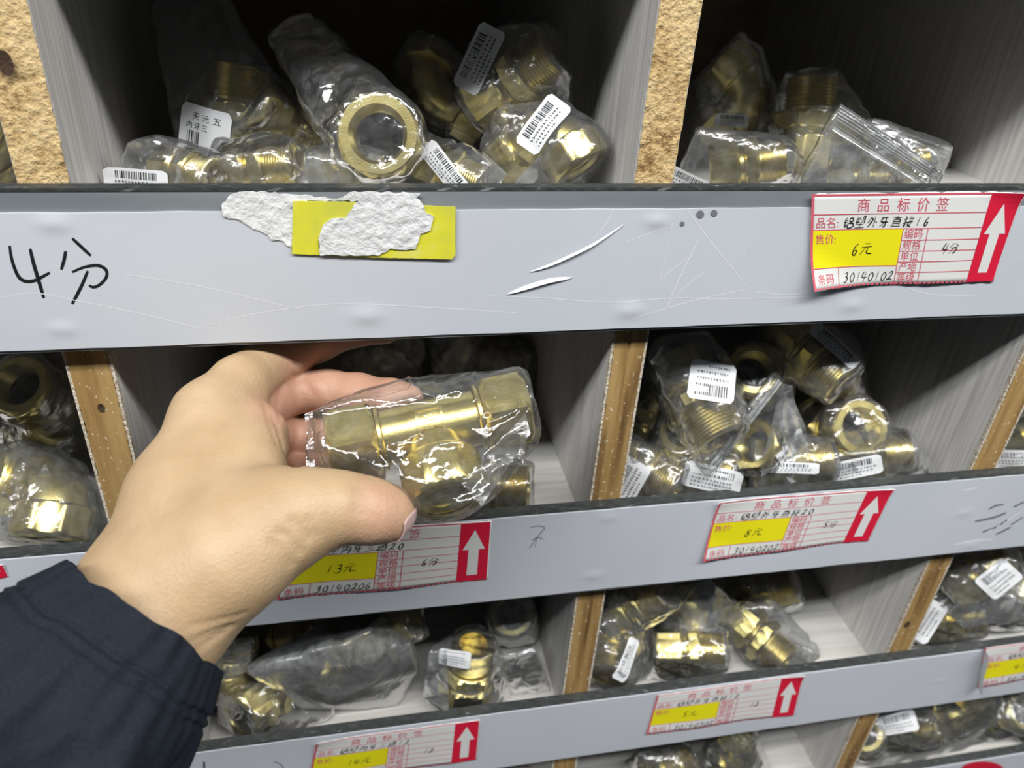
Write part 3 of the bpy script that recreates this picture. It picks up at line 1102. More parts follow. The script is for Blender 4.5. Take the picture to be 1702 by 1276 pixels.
def barcode_label(bag, bvh, px, py, ang, w, h, seed, flip=False, text=False, lift=0.0005):
    o_ = Vector([float(c) for c in ORG])
    d = Vector([float(c) for c in ray(px, py)])
    loc, nrm, _, _ = bvh.ray_cast(o_, d)
    if loc is None:
        loc, nrm, _, _ = bvh.find_nearest(Vector([float(c) for c in at(px, py, bag_center_y[0])]))
    if nrm.dot(d) > 0:
        nrm = -nrm
    nrm = (nrm * 0.5 - d.normalized() * 0.5).normalized()      # stickers are stiffer than the film under them
    a = math.radians(ang)
    e1 = Vector([float(c) for c in (R * math.cos(a) + U * math.sin(a))])
    e1 = (e1 - nrm * e1.dot(nrm)).normalized()
    e2 = e1.cross(nrm)
    if e2.dot(Vector([float(c) for c in (R * math.sin(a) - U * math.cos(a))])) < 0:
        e2 = -e2

    w *= 0.001
    h *= 0.001
    nx, ny = 14, 9
    hits = {}
    Hh = np.zeros((ny + 1, nx + 1))
    for j in range(ny + 1):
        for i in range(nx + 1):
            p = loc + e1 * (w * (i / nx - .5)) + e2 * (h * (j / ny - .5)) + nrm * 0.03
            l2, _, _, _ = bvh.ray_cast(p, -nrm, 0.05)
            Hh[j, i] = max(-0.003, min(0.004, (l2 - loc).dot(nrm))) if l2 else 0.0
    for _ in range(5):
        Q = np.pad(Hh, 1, mode='edge')
        Hh = np.maximum((Q[:-2, 1:-1] + Q[2:, 1:-1] + Q[1:-1, :-2] + Q[1:-1, 2:]) / 4, Hh * 0.75 + 0.25 * (Q[:-2, 1:-1] + Q[2:, 1:-1] + Q[1:-1, :-2] + Q[1:-1, 2:]) / 4)

    def fn(u, v, k):
        x, y = min(max(u, 0), 1) * nx, min(max(v, 0), 1) * ny
        i, j = min(int(x), nx - 1), min(int(y), ny - 1)
        fx, fy = x - i, y - j
        hh = (Hh[j, i] * (1 - fx) + Hh[j, i + 1] * fx) * (1 - fy) + (Hh[j + 1, i] * (1 - fx) + Hh[j + 1, i + 1] * fx) * fy
        return loc + e1 * (w * (u - .5)) + e2 * (h * (v - .5)) + nrm * (hh + lift + k * 0.001)
    rn = random.Random(seed)
    mb = MB()
    vs = []
    rc = 0.0018
    for j in range(ny + 1):
        for i in range(nx + 1):
            u, v = i / nx, j / ny
            if i in (0, nx) and j in (0, ny):
                u += (0.035 if i == 0 else -0.035)
                v += (0.05 if j == 0 else -0.05)
            vs.append((u, v, 0))
    mb.add(vs, [(j * (nx + 1) + i, j * (nx + 1) + i + 1, (j + 1) * (nx + 1) + i + 1, (j + 1) * (nx + 1) + i) for j in range(ny) for i in range(nx)])
    lb = mb.build('barcode_label', M['label'], bag, 0, fn)
    mb = MB()
    fl = (lambda u: 1 - u) if flip else (lambda u: u)

    def R_(u0, v0, u1, v1):
        u0, u1 = sorted((fl(u0), fl(u1)))
        v0, v1 = sorted((fl(v0), fl(v1)))
        rect(mb, u0, v0, u1, v1, 0.12, max(1, int((u1 - u0) * 10)), max(1, int((v1 - v0) * 6)))
    u = 0.16
    b0, b1 = (0.50, 0.80) if text else (0.12, 0.42)
    while u < (0.42 if text else 0.84):
        bw = rn.choice((0.010, 0.014, 0.024))
        R_(u, b0, u + bw, b1)
        u += bw + rn.choice((0.012, 0.018, 0.026))
    if text:
        for k, ch in enumerate('天元五'):
            glyphs(mb, ch, 0.24 + 0.22 * k, 0.27, 0.155, 0.12)
        for k, ch in enumerate('内牙三'):
            glyphs(mb, ch, 0.12 + 0.17 * k, 0.45, 0.14, 0.12)
    else:
        for row, (v0, v1) in enumerate(((0.50, 0.60), (0.66, 0.76), (0.82, 0.90))):
            u = 0.14 + 0.06 * rn.random()
            end = 0.86 if row < 2 else 0.6
            while u < end:
                bw = rn.uniform(0.02, 0.05)
                R_(u, v0 + rn.uniform(0, .02), u + bw * 0.35, v1)
                R_(u, (v0 + v1) / 2, u + bw, (v0 + v1) / 2 + 0.025)
                u += bw + rn.uniform(0.015, 0.035)
    mb.build('label_print', M['blueprint'], lb, None, fn)
    return lb


bag_center_y = [0.3]


def sheet(name, c4, mat, parent, ridges=0, nx=24, ny=10, wav=0.0012, seed=0):
    A = [np.array(p, float) for p in c4]
    n = np.cross(A[1] - A[0], A[3] - A[0])
    n /= np.linalg.norm(n)
    if n @ (ORG - A[0]) < 0:
        n = -n
    if ridges:
        ny = ridges * 6
    vs = []
    for j in range(ny + 1):
        for i in range(nx + 1):
            u, v = i / nx, j / ny
            p = (A[0] * (1 - u) + A[1] * u) * (1 - v) + (A[3] * (1 - u) + A[2] * u) * v
            h = wav * noise.noise(Vector((p[0] * 70 + seed, p[1] * 70, p[2] * 70))) + 0.0012
            if ridges:
                h += 0.0005 * max(0, math.cos(2 * math.pi * v * ridges)) ** 3
            vs.append(p + n * h)
    mb = MB()
    mb.add(vs, [(j * (nx + 1) + i, j * (nx + 1) + i + 1, (j + 1) * (nx + 1) + i + 1, (j + 1) * (nx + 1) + i) for j in range(ny) for i in range(nx)])
    return mb.build(name, mat, parent, 0)


SEED = [0]


def item(row, kind, pos, h, axis, hull, blabel, flabel, group, s=1.0, roll=20, labels=(), film='film', amp=0.0018, zips=(), freq=62, flaps=()):
    """one bagged fitting: pos = where it shows in the photo, h = height of its centre above the bin floor (mm)"""
    SEED[0] += 1
    sd = SEED[0]
    zf = FLOOR[row]
    P = atz(pos[0], pos[1], zf + h * 0.001)
    if P[1] > 0.585:
        P = at(pos[0], pos[1], 0.585)
    if P[1] < 0.305:
        P = at(pos[0], pos[1], 0.305)
    pts = []
    if kind:
        e, pts = fitting(kind, P, axis, roll, s, flabel, 'loose brass fittings in bags: ' + group)
        low = min(p.z for p in pts) - (zf + CAMZ) - 0.0012
        front = min(p.y for p in pts) - (D + 0.0075)
        mv = Vector((0, -min(0, front), -min(0, low)))
        if mv.length:
            e.matrix_world = Matrix.Translation(mv) @ e.matrix_world
            pts = [p + mv for p in pts]
        cc = sum(pts, Vector()) / len(pts)
        pts = [cc + (p - cc) * 1.0 + (p - cc).normalized() * 0.0017 for p in pts]
    bag_center_y[0] = P[1]
    hp = []
    for q in hull:
        dy = q[2] if len(q) > 2 else 0.0
        w = at(q[0], q[1], min(YB - 0.01, max(D + 0.008, P[1] + dy)))
        w[2] = max(w[2], zf + CAMZ + 0.0008)
        for k in (-1, 1):
            hp.append(Vector((float(w[0]), float(w[1]) + k * 0.0012, float(w[2]) + k * 0.0008)))
    me, bvh = bag_mesh('plastic_bag', pts + hp, amp, freq, seed=sd, fmin=zf + CAMZ + 0.0004)
    b = link('plastic_bag', me, M[film], None, 0)
    tag(b, blabel, 'plastic bag', 'clear bags: ' + group)
    for k, L_ in enumerate(labels):
        barcode_label(b, bvh, *L_[:5], seed=sd * 7 + k, flip=(len(L_) > 5 and L_[5] == 'flip'), text=(len(L_) > 5 and L_[5] == 'text'))
    for c4, nr in zips:
        sheet('zip_seal', [at(q[0], q[1], P[1] + (q[2] if len(q) > 2 else 0)) for q in c4], M['zip'], b, nr, seed=sd)
    for k, c4 in enumerate(flaps):
        sheet('bag_flap', [at(q[0], q[1], P[1] + (q[2] if len(q) > 2 else -0.004)) for q in c4], M['filmhazy'], b, 0, 40, 24, 0.003, sd + k)
    return b


# ITEMS
G1, G2, G3, G4, G5, G6, G7, G8, G9, G10 = ('top middle bin', 'top right bin', 'second row left bin', 'second row middle bin behind the hand', 'second row right bin', 'second row far right bin', 'third row left bin', 'third row middle bin', 'third row right bin', 'lowest row bins')
UN, SO, EL = 'brass_union', 'brass_socket', 'brass_elbow'
I = item
# --- top middle bin
I(1, UN, (318, 294), 11, (.85, -.2, .35), [(188, 300), (214, 244), (262, 229), (340, 254), (384, 288), (382, 308), (200, 308)],
  'crumpled bag low in the front left corner of the top middle bin', 'brass fitting in the low bag at the front left of the top middle bin', G1, labels=[(228, 301, -4, 24, 9)], s=.66)
I(1, UN, (392, 188), 27, (.15, .9, .3), [(250, 0, .03), (300, -60, .05), (350, -40, .05), (398, 92, .03), (438, 150), (446, 236), (392, 290), (298, 262), (290, 182)],
  'tall bag leaning at the left of the top middle bin with a handwritten-look barcode label', 'brass fitting upright in the tall bag at the left of the top middle bin', G1, labels=[(338, 222, -15, 23, 21, 'text')])
I(1, SO, (440, 240), 14, (-.4, .2, .8), [(386, 280), (400, 226), (448, 206), (504, 232), (508, 290)],
  'small grey bag between the tall bag and the round socket, top middle bin', 'dark brass socket in the small bag behind the front gold bag, top middle bin', G1)
I(1, UN, (438, 302), 9, (1, .05, .2), [(388, 308), (400, 279), (440, 268), (478, 272), (524, 300), (520, 310)],
  'low shiny bag showing pale gold just behind the lip of the top middle bin', 'pale gold fitting low behind the lip, left of the white flap, top middle bin', G1, s=.72)
I(1, UN, (585, 306), 9, (1, -.05, .2), [(482, 310), (500, 285, -.004), (513, 258, -.006), (560, 285, -.004), (628, 302), (625, 312)],
  'bag with a stiff whitish pointed flap in front of the round socket', 'brass fitting under the whitish pointed flap at the lip of the top middle bin', G1, film='filmhazy', s=.68, flaps=[[(482, 309), (513, 258), (562, 282), (628, 309)]])
I(1, SO, (633, 237), 26, (.06, -.16, 1), [(445, 62, .03), (478, 38, .035), (516, 30, .04), (562, 88, .02), (650, 142), (698, 208), (692, 268), (640, 296), (560, 268), (515, 180, .01)],
  'long clear bag round the outward-facing socket, centre of the top middle bin', 'brass socket facing out with its round threaded opening, centre of the top middle bin', G1, s=1.12, roll=10, film='filmclear')
I(1, UN, (752, 300), 9, (.9, -.4, .2), [(636, 310), (650, 280), (698, 249), (762, 262), (802, 302), (800, 310)],
  'low bag with a white strip, right of the round socket, top middle bin', 'brass fitting under the white strip right of the round socket, top middle bin', G1, labels=[(738, 280, -52, 24, 8)], s=.7)
I(1, EL, (885, 248), 20, (.5, .35, .5), [(802, 295), (804, 244), (832, 182), (930, 166), (968, 200), (976, 262), (970, 310), (826, 310), (850, 300, -.008)],
  'large bag with a slanted barcode label at the right of the top middle bin', 'brass elbow with hexagon end at the right of the top middle bin', G1, roll=200, s=.95, labels=[(902, 205, 52, 24, 12)], flaps=[[(802, 250, -.016), (844, 286, -.02), (830, 309, -.022), (806, 309, -.018)], [(850, 306, -.022), (930, 226, -.02), (950, 234, -.02), (884, 309, -.022)]])
I(1, UN, (860, 130), 46, (.6, .3, .4), [(758, 130), (790, 60), (832, 52), (924, 116), (944, 186), (780, 182)],
  'dark bag with a slanted barcode label high at the back of the top middle bin', 'dark fitting behind the high slanted label at the back of the top middle bin', G1, labels=[(796, 98, 62, 27, 12)])
I(1, UN, (560, 215), 15, (.8, .2, .3), [(500, 240), (530, 180), (600, 180), (640, 230)],
  'dim bag in the shade behind the round socket, top middle bin', 'dim fitting in the shade behind the round socket, top middle bin', G1)
I(1, EL, (735, 205), 15, (-.7, .3, .4), [(690, 240), (700, 180), (770, 175), (800, 225)],
  'dim bag in the shade between the round socket and the elbow, top middle bin', 'dim elbow in the shade between the round socket and the hexagon elbow', G1)
I(1, UN, (-20, 292), 13, (.2, .3, 1), [(-90, 308), (-70, 250), (0, 240), (16, 270), (22, 308)],
  'sliver of a dark bag at the left photo edge, left of the chipboard divider', 'fitting in the sliver of bag at the left photo edge, top row', 'top left bin')
# --- top right bin
I(1, UN, (1240, 298), 10, (1, .06, .3), [(1130, 309), (1148, 240), (1160, 214), (1230, 228), (1300, 240), (1348, 284), (1342, 309)],
  'wrinkled bag over a gold hexagon at the left front of the top right bin', 'shiny gold hexagon fitting at the left front of the top right bin', G2, labels=[(1140, 303, -25, 20, 9)], s=.78, roll=30)
I(1, UN, (1338, 222), 22, (.02, 1, .25), [(1288, 226), (1325, 178), (1392, 164), (1446, 196), (1430, 282), (1310, 285)],
  'bag with an upright threaded fitting, behind the zip bag in the top right bin', 'brass fitting standing with its thread up, behind the zip bag in the top right bin', G2, s=1.05)
I(1, UN, (1425, 312), 8, (.9, -.1, .3), [(1394, 171, -.008), (1480, 228, -.008), (1567, 288, -.008), (1548, 310, -.008), (1410, 312, -.008), (1326, 304, -.008), (1362, 236, -.008)],
  'zip bag with a bright ribbed seal standing at the front of the top right bin', 'brass fitting low inside the bright zip bag, top right bin', G2, film='filmclear', amp=.0014,
  s=.62, flaps=[[(1394, 172, -.012), (1567, 286, -.012), (1420, 309, -.012), (1326, 305, -.012)]],
  zips=[([(1394, 171, -.0135), (1567, 284, -.0135), (1556, 302, -.0135), (1388, 198, -.0135)], 5), ([(1386, 206, -.0135), (1540, 304, -.0135), (1532, 309, -.0135), (1380, 215, -.0135)], 1)])
I(1, UN, (1490, 300), 9, (.8, .2, .3), [(1440, 194, .01), (1580, 243, 0), (1566, 262), (1556, 310), (1440, 300)],
  'second zip bag folded behind the bright zip bag, top right bin', 'small brass fitting in the folded zip bag behind the bright one, top right bin', G2, film='film', s=.62,
  zips=[([(1450, 196, .008), (1581, 243, -.001), (1568, 262, -.001), (1440, 214, .008)], 3), ([(1520, 250, -.004), (1556, 238, -.004), (1567, 309, -.006), (1542, 309, -.006)], 4)])
I(1, EL, (1225, 190), 26, (.5, .5, .3), [(1146, 232), (1178, 150), (1275, 136), (1304, 176), (1300, 228)],
  'dark bag with a small white strip at the back left of the top right bin', 'dark fitting at the back left of the top right bin', G2, labels=[(1216, 200, -4, 16, 6)])
# --- second row left bin
I(2, EL, (75, 828), 17, (.9, .1, .35), [(-40, 886), (-20, 762), (30, 738), (76, 768), (142, 782), (158, 872), (60, 892)],
  'bag with a gold fitting at the front of the left bin, second row', 'gold fitting at the front of the left bin, second row', G3, roll=160, s=1.15, labels=[], flaps=[[(0, 884, -.016), (76, 768, -.008), (96, 800, -.01), (64, 892, -.016)], [(142, 786, 0), (188, 806, 0), (168, 894, -.01), (150, 890, -.01)]])
I(2, SO, (48, 648), 60, (.05, .3, 1), [(-10, 690), (-5, 600), (60, 588), (110, 630), (100, 700)],
  'dark bag holding a ring high at the back of the left bin, second row', 'dark ring fitting high at the back of the left bin, second row', G3)
I(2, UN, (60, 730), 22, (.6, .3, .4), [(0, 760), (10, 700), (110, 690), (130, 750)],
  'dim bag in the shade in the middle of the left bin, second row', 'dim fitting in the shade in the middle of the left bin, second row', G3)
# --- second row middle bin, behind the hand
I(2, UN, (812, 822), 13, (1, -.02, .1), [(770, 850), (780, 785), (862, 778), (884, 835), (860, 848)],
  'bag on the bin floor just right of and below the held brass tee', 'shiny brass fitting on the bin floor just right of and below the held tee', G4, film='filmclear')
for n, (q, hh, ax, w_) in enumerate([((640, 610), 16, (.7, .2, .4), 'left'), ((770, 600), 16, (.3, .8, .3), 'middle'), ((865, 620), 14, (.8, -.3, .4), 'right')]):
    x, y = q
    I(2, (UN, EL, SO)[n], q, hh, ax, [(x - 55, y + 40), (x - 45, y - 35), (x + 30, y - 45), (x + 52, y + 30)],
      f'black-looking bag in the deep shade above the held tee, {w_} of three', f'black-looking fitting in the deep shade above the held tee, {w_} of three', G4, film='filmgrey')  # darker grey film puts the deep shade of the bin into these bags
# --- second row right bin
I(2, UN, (1072, 812), 14, (.7, -.3, .4), [(1036, 838), (1038, 762), (1060, 744), (1112, 798), (1122, 832)],
  'bag with a tilted label against the right side of the two-tone divider, second row', 'fitting in the bag with the tilted label beside the two-tone divider, second row', G5, labels=[(1044, 800, 58, 26, 15)], flaps=[[(1040, 745), (1110, 793, -.008), (1126, 832, -.012), (1062, 792)]])
I(2, UN, (1150, 806), 13, (.9, -.1, .3), [(1085, 832), (1108, 772), (1160, 758), (1240, 796), (1236, 822)],
  'hazy bag with a wide upward-facing label, front of the second row right bin', 'brass fitting under the wide front label, second row right bin', G5, labels=[(1184, 796, -9, 29, 14)])
I(2, SO, (1138, 748), 24, (-.25, .5, .8), [(1084, 768), (1100, 736), (1130, 726), (1166, 744), (1172, 776)],
  'bag wrapped round a nut behind the wide front label, second row right bin', 'brass nut with its rim up at the left of the second row right bin', G5)
I(2, UN, (1165, 668), 56, (.35, -.8, .45), [(1080, 596), (1096, 560), (1182, 556), (1232, 636), (1238, 690), (1172, 784, -.03), (1162, 740, -.02)],
  'tall bag with an upside-down label at the back left of the second row right bin', 'threaded brass fitting hanging under the upside-down label, second row right bin', G5, s=1.2, labels=[(1184, 634, -8, 24, 19, 'flip')])
I(2, SO, (1247, 622), 62, (-.1, .3, 1), [(1205, 650), (1210, 590), (1260, 575), (1325, 600), (1320, 665)],
  'dark bag round an open ring at the back of the second row right bin', 'dark brass ring facing out at the back of the second row right bin', G5)
I(2, SO, (1262, 746), 26, (-.75, .25, .75), [(1170, 772, -.012), (1240, 700, -.006), (1288, 624), (1296, 624), (1316, 700), (1340, 750), (1262, 786)],
  'bag with a tall pointed fold in the middle of the second row right bin', 'brass socket with its opening turned left in the middle of the second row right bin', G5, film='filmclear',
  labels=[(1322, 757, -48, 22, 22)], zips=[([(1172, 772, -.016), (1290, 626, -.006), (1296, 634, -.006), (1190, 774, -.016)], 2)], flaps=[[(1298, 636, -.004), (1316, 640, -.004), (1345, 752, -.012), (1262, 790, -.016)]])
I(2, UN, (1305, 800), 12, (1, .05, .1), [(1240, 818), (1250, 778), (1330, 768), (1372, 775), (1374, 808)],
  'bag edged by a white strip over fine thread, front of second row right bin', 'finely threaded brass fitting at the front edge of the second row right bin', G5, labels=[(1312, 777, -1, 30, 6)], roll=30)
I(2, SO, (1406, 732), 24, (.15, .12, 1), [(1352, 722), (1370, 682), (1436, 684), (1462, 738), (1444, 778), (1370, 784)],
  'clear bag tight over a large open ring, right of the second row bin', 'large pale brass ring facing out at the right of the second row right bin', G5, s=1.12, film='filmclear')
I(2, UN, (1430, 796), 11, (1, .1, .1), [(1370, 804), (1382, 772), (1462, 758), (1548, 772), (1552, 786), (1470, 800)],
  'flat bag trailing to the right under the large ring, second row right bin', 'fitting lying under the large ring at the lip of the second row right bin', G5, labels=[(1416, 779, 14, 31, 11)], flaps=[[(1380, 774, -.012), (1470, 758, -.006), (1548, 775, -.004), (1470, 797, -.012)]])
I(2, UN, (1345, 590), 72, (.6, -.6, .4), [(1290, 566), (1340, 540), (1422, 560), (1428, 612), (1362, 652)],
  'dark bag with an edge-on label high in the back of the second row right bin', 'brown-looking fitting beside the edge-on label, back of the second row right bin', G5, s=1.1, labels=[(1388, 574, -46, 29, 8)])
I(2, EL, (1385, 660), 22, (.5, .4, .4), [(1330, 690), (1345, 630), (1430, 640), (1450, 690)],
  'dim bag in the shade behind the large ring, second row right bin', 'dim elbow in the shade behind the large ring, second row right bin', G5)
I(2, UN, (1085, 690), 24, (.3, .7, .4), [(1060, 730), (1062, 660), (1110, 655), (1118, 725)],
  'dim bag in the shade against the left wall of the second row right bin', 'dim fitting in the shade against the left wall of the second row right bin', G5)
I(2, EL, (1715, 735), 18, (.6, .3, .4), [(1648, 786), (1690, 690), (1750, 690), (1790, 760), (1760, 790)],
  'bag with a white label at the right photo edge, second row', 'fitting in the bag at the right photo edge, second row', G6, labels=[(1684, 764, 8, 24, 12)])
# --- third row left bin
I(3, UN, (448, 1188), 16, (.4, .25, -.75), [(366, 1192), (388, 1150), (440, 1138), (522, 1188), (566, 1222), (400, 1242)],
  'thin bag over a bright gold nut, front left of the third row left bin', 'fitting with a bright gold nut at the front left of the third row left bin', G7, film='filmclear', s=1.05)
I(3, EL, (585, 1115), 34, (.8, .2, .4), [(406, 1112), (470, 1098), (630, 1046), (682, 1060), (697, 1110), (664, 1186), (600, 1198), (500, 1172)],
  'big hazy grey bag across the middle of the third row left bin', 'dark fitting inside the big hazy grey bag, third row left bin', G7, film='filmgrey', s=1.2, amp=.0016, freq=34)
I(3, UN, (378, 1090), 40, (.3, .8, .3), [(336, 1134), (346, 1062), (420, 1056), (412, 1110), (360, 1136)],
  'wrinkled bag beside the sleeve cuff in the third row left bin', 'fitting in the wrinkled bag beside the sleeve cuff', G7, flaps=[[(340, 1060, -.012), (420, 1055, -.012), (415, 1110, -.014), (350, 1132, -.014)]])
I(3, UN, (465, 1062), 22, (.8, .2, .4), [(400, 1056), (420, 1096), (516, 1086), (522, 1036)],
  'square dark bag at the top left of the third row left bin, near the wrist', 'dark fitting in the square bag near the wrist, third row left bin', G7)
I(3, UN, (778, 1138), 19, (.15, .85, .45), [(700, 1152), (714, 1082), (780, 1074), (800, 1098), (846, 1132), (852, 1172), (740, 1188)],
  'bag with a bright white-topped fitting at the right of the third row left bin', 'upright fitting with a bright top at the right of the third row left bin', G7, film='filmclear', labels=[(756, 1094, -4, 19, 9)], s=1.1, flaps=[[(712, 1084, -.014), (742, 1078, -.014), (746, 1186, -.02), (704, 1156, -.018)]])
I(3, SO, (848, 1048), 14, (0, .3, 1), [(810, 1070), (815, 1020), (880, 1015), (892, 1066)],
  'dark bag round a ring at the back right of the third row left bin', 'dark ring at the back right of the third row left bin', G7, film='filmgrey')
I(3, None, (872, 1130), 18, None, [(838, 1092), (892, 1078), (912, 1150), (905, 1166), (850, 1170)],
  'flat empty-looking clear bag lying right of the bright-topped fitting, third row left bin', '', G7)
I(3, UN, (640, 1040), 55, (.7, .3, .3), [(590, 1060), (600, 1020), (700, 1010), (715, 1050)],
  'dim bag at the back behind the big hazy bag, third row left bin', 'dim fitting at the back behind the big hazy bag, third row left bin', G7)
# --- third row middle bin
I(3, UN, (1026, 1084), 26, (-.25, -.6, .65), [(984, 1146), (984, 1040), (1030, 1028), (1062, 1050), (1092, 1110), (1030, 1154)],
  'bag with a narrow label at the left of the third row middle bin', 'threaded fitting with a dark open end at the left of the third row middle bin', G8, s=1.15, labels=[(1042, 1096, 60, 26, 9)])
I(3, UN, (1142, 1108), 15, (1, .06, .2), [(1068, 1144), (1084, 1086), (1196, 1082), (1208, 1126)],
  'taut bag over the bright gold hexagon at the front of the third row middle bin', 'bright gold hexagon fitting with a thread at the front of the third row middle bin', G8, film='filmclear', roll=30)
I(3, EL, (1150, 1036), 26, (.3, .7, .4), [(1094, 1056), (1130, 980), (1182, 968), (1232, 1010), (1238, 1112), (1180, 1090), (1100, 1066)],
  'tall hazy bag standing behind the gold hexagon, third row middle bin', 'fitting inside the tall hazy bag, third row middle bin', G8, s=.85, film='filmhazy', flaps=[[(1172, 975, -.004), (1232, 1010, -.004), (1242, 1112, -.006), (1212, 1108, -.006)]])
I(3, UN, (1272, 1072), 18, (.6, -.5, .5), [(1240, 1108), (1235, 1012), (1290, 1000), (1332, 1050), (1358, 1090), (1330, 1112)],
  'bag with a crumpled bright corner at the right of the third row middle bin', 'gold fitting at the right of the third row middle bin', G8, roll=30, amp=.003)
I(3, UN, (1062, 1000), 60, (.5, .4, .4), [(1010, 1020), (1020, 980), (1095, 970), (1110, 1015)],
  'dim bag at the back left of the third row middle bin', 'dim fitting at the back left of the third row middle bin', G8)
I(3, UN, (1270, 995), 18, (.8, .3, .4), [(1225, 1020), (1230, 965), (1310, 955), (1330, 1010)],
  'dim bag at the back right of the third row middle bin', 'dim fitting at the back right of the third row middle bin', G8)
# --- third row right bin
I(3, UN, (1560, 1062), 15, (1, .12, .15), [(1488, 1090), (1508, 1012), (1552, 984), (1612, 1036), (1618, 1066)],
  'bag with a large tilted label against the divider, third row right bin', 'bright threaded fitting below the large tilted label, third row right bin', G9, labels=[(1537, 1030, 60, 30, 17)], film='filmclear')
I(3, SO, (1690, 1022), 34, (.2, .4, .9), [(1560, 1004), (1600, 978), (1712, 984), (1770, 1014), (1700, 1046), (1600, 1042)],
  'hazy bag stretched sideways at the right photo edge, third row', 'ring fitting in the sideways bag at the right photo edge, third row', G9, film='filmhazy', flaps=[[(1560, 1004, -.014), (1765, 985, -.014), (1765, 1025, -.016), (1600, 1042, -.016)]])
I(3, UN, (1630, 952), 64, (.6, .6, .3), [(1570, 966), (1640, 912), (1690, 912), (1706, 950), (1692, 984)],
  'bag with a grey tilted label at the top of the third row right bin', 'fitting behind the grey tilted label at the top of the third row right bin', G9, labels=[(1660, 962, 44, 23, 18)])
# --- lowest row
I(4, UN, (1100, 1292), 45, (.7, .5, .4), [(1040, 1310), (1060, 1254), (1120, 1246), (1150, 1300)],
  'bag cut by the bottom photo edge at the left, lowest row', 'fitting in the bag cut by the bottom photo edge at the left, lowest row', G10)
I(4, EL, (1215, 1292), 45, (.5, .5, .5), [(1160, 1310), (1175, 1250), (1250, 1244), (1275, 1300)],
  'bag cut by the bottom photo edge, left of the lowest pale divider', 'fitting in the bag left of the lowest pale divider at the bottom photo edge', G10)
I(4, UN, (1515, 1222), 60, (.7, .3, .5), [(1440, 1240), (1450, 1176), (1532, 1172), (1574, 1232), (1500, 1256)],
  'bag with a wide label at the left of the lowest right bin', 'small gold fitting beside the wide label in the lowest right bin', G10, labels=[(1492, 1202, 14, 27, 15)])
I(4, EL, (1600, 1186), 66, (.7, .3, .4), [(1540, 1204), (1560, 1160), (1640, 1150), (1656, 1196), (1620, 1220)],
  'bag round a bent fitting at the top of the lowest right bin', 'bent fitting at the top of the lowest right bin', G10, s=1.15)
I(4, SO, (1652, 1232), 50, (.3, .4, .8), [(1600, 1250), (1620, 1200), (1690, 1196), (1700, 1250)],
  'bag round a ring left of the bluish label in the lowest right bin', 'ring fitting left of the bluish label in the lowest right bin', G10)
I(4, None, (1540, 1256), 50, None, [(1425, 1268), (1470, 1248), (1638, 1212), (1606, 1262), (1520, 1290)],
  'clear bag lying across the front of the lowest right bin', '', G10, film='film', flaps=[[(1430, 1266, -.006), (1640, 1212, -.004), (1650, 1226, -.006), (1470, 1288, -.01)]])
I(4, UN, (1712, 1205), 62, (.4, .6, .5), [(1668, 1190), (1700, 1150), (1760, 1150), (1760, 1236), (1690, 1230)],
  'bag with a bluish white label at the right photo edge, lowest row', 'fitting in the bag with the bluish label, lowest row', G10, labels=[(1694, 1190, -28, 24, 18)])
I(4, SO, (1432, 1226), 48, (-.3, .5, .7), [(1404, 1256), (1408, 1196), (1450, 1190), (1470, 1250)],
  'small dim bag right of the lowest pale divider', 'dim fitting in the small bag right of the lowest pale divider', G10)


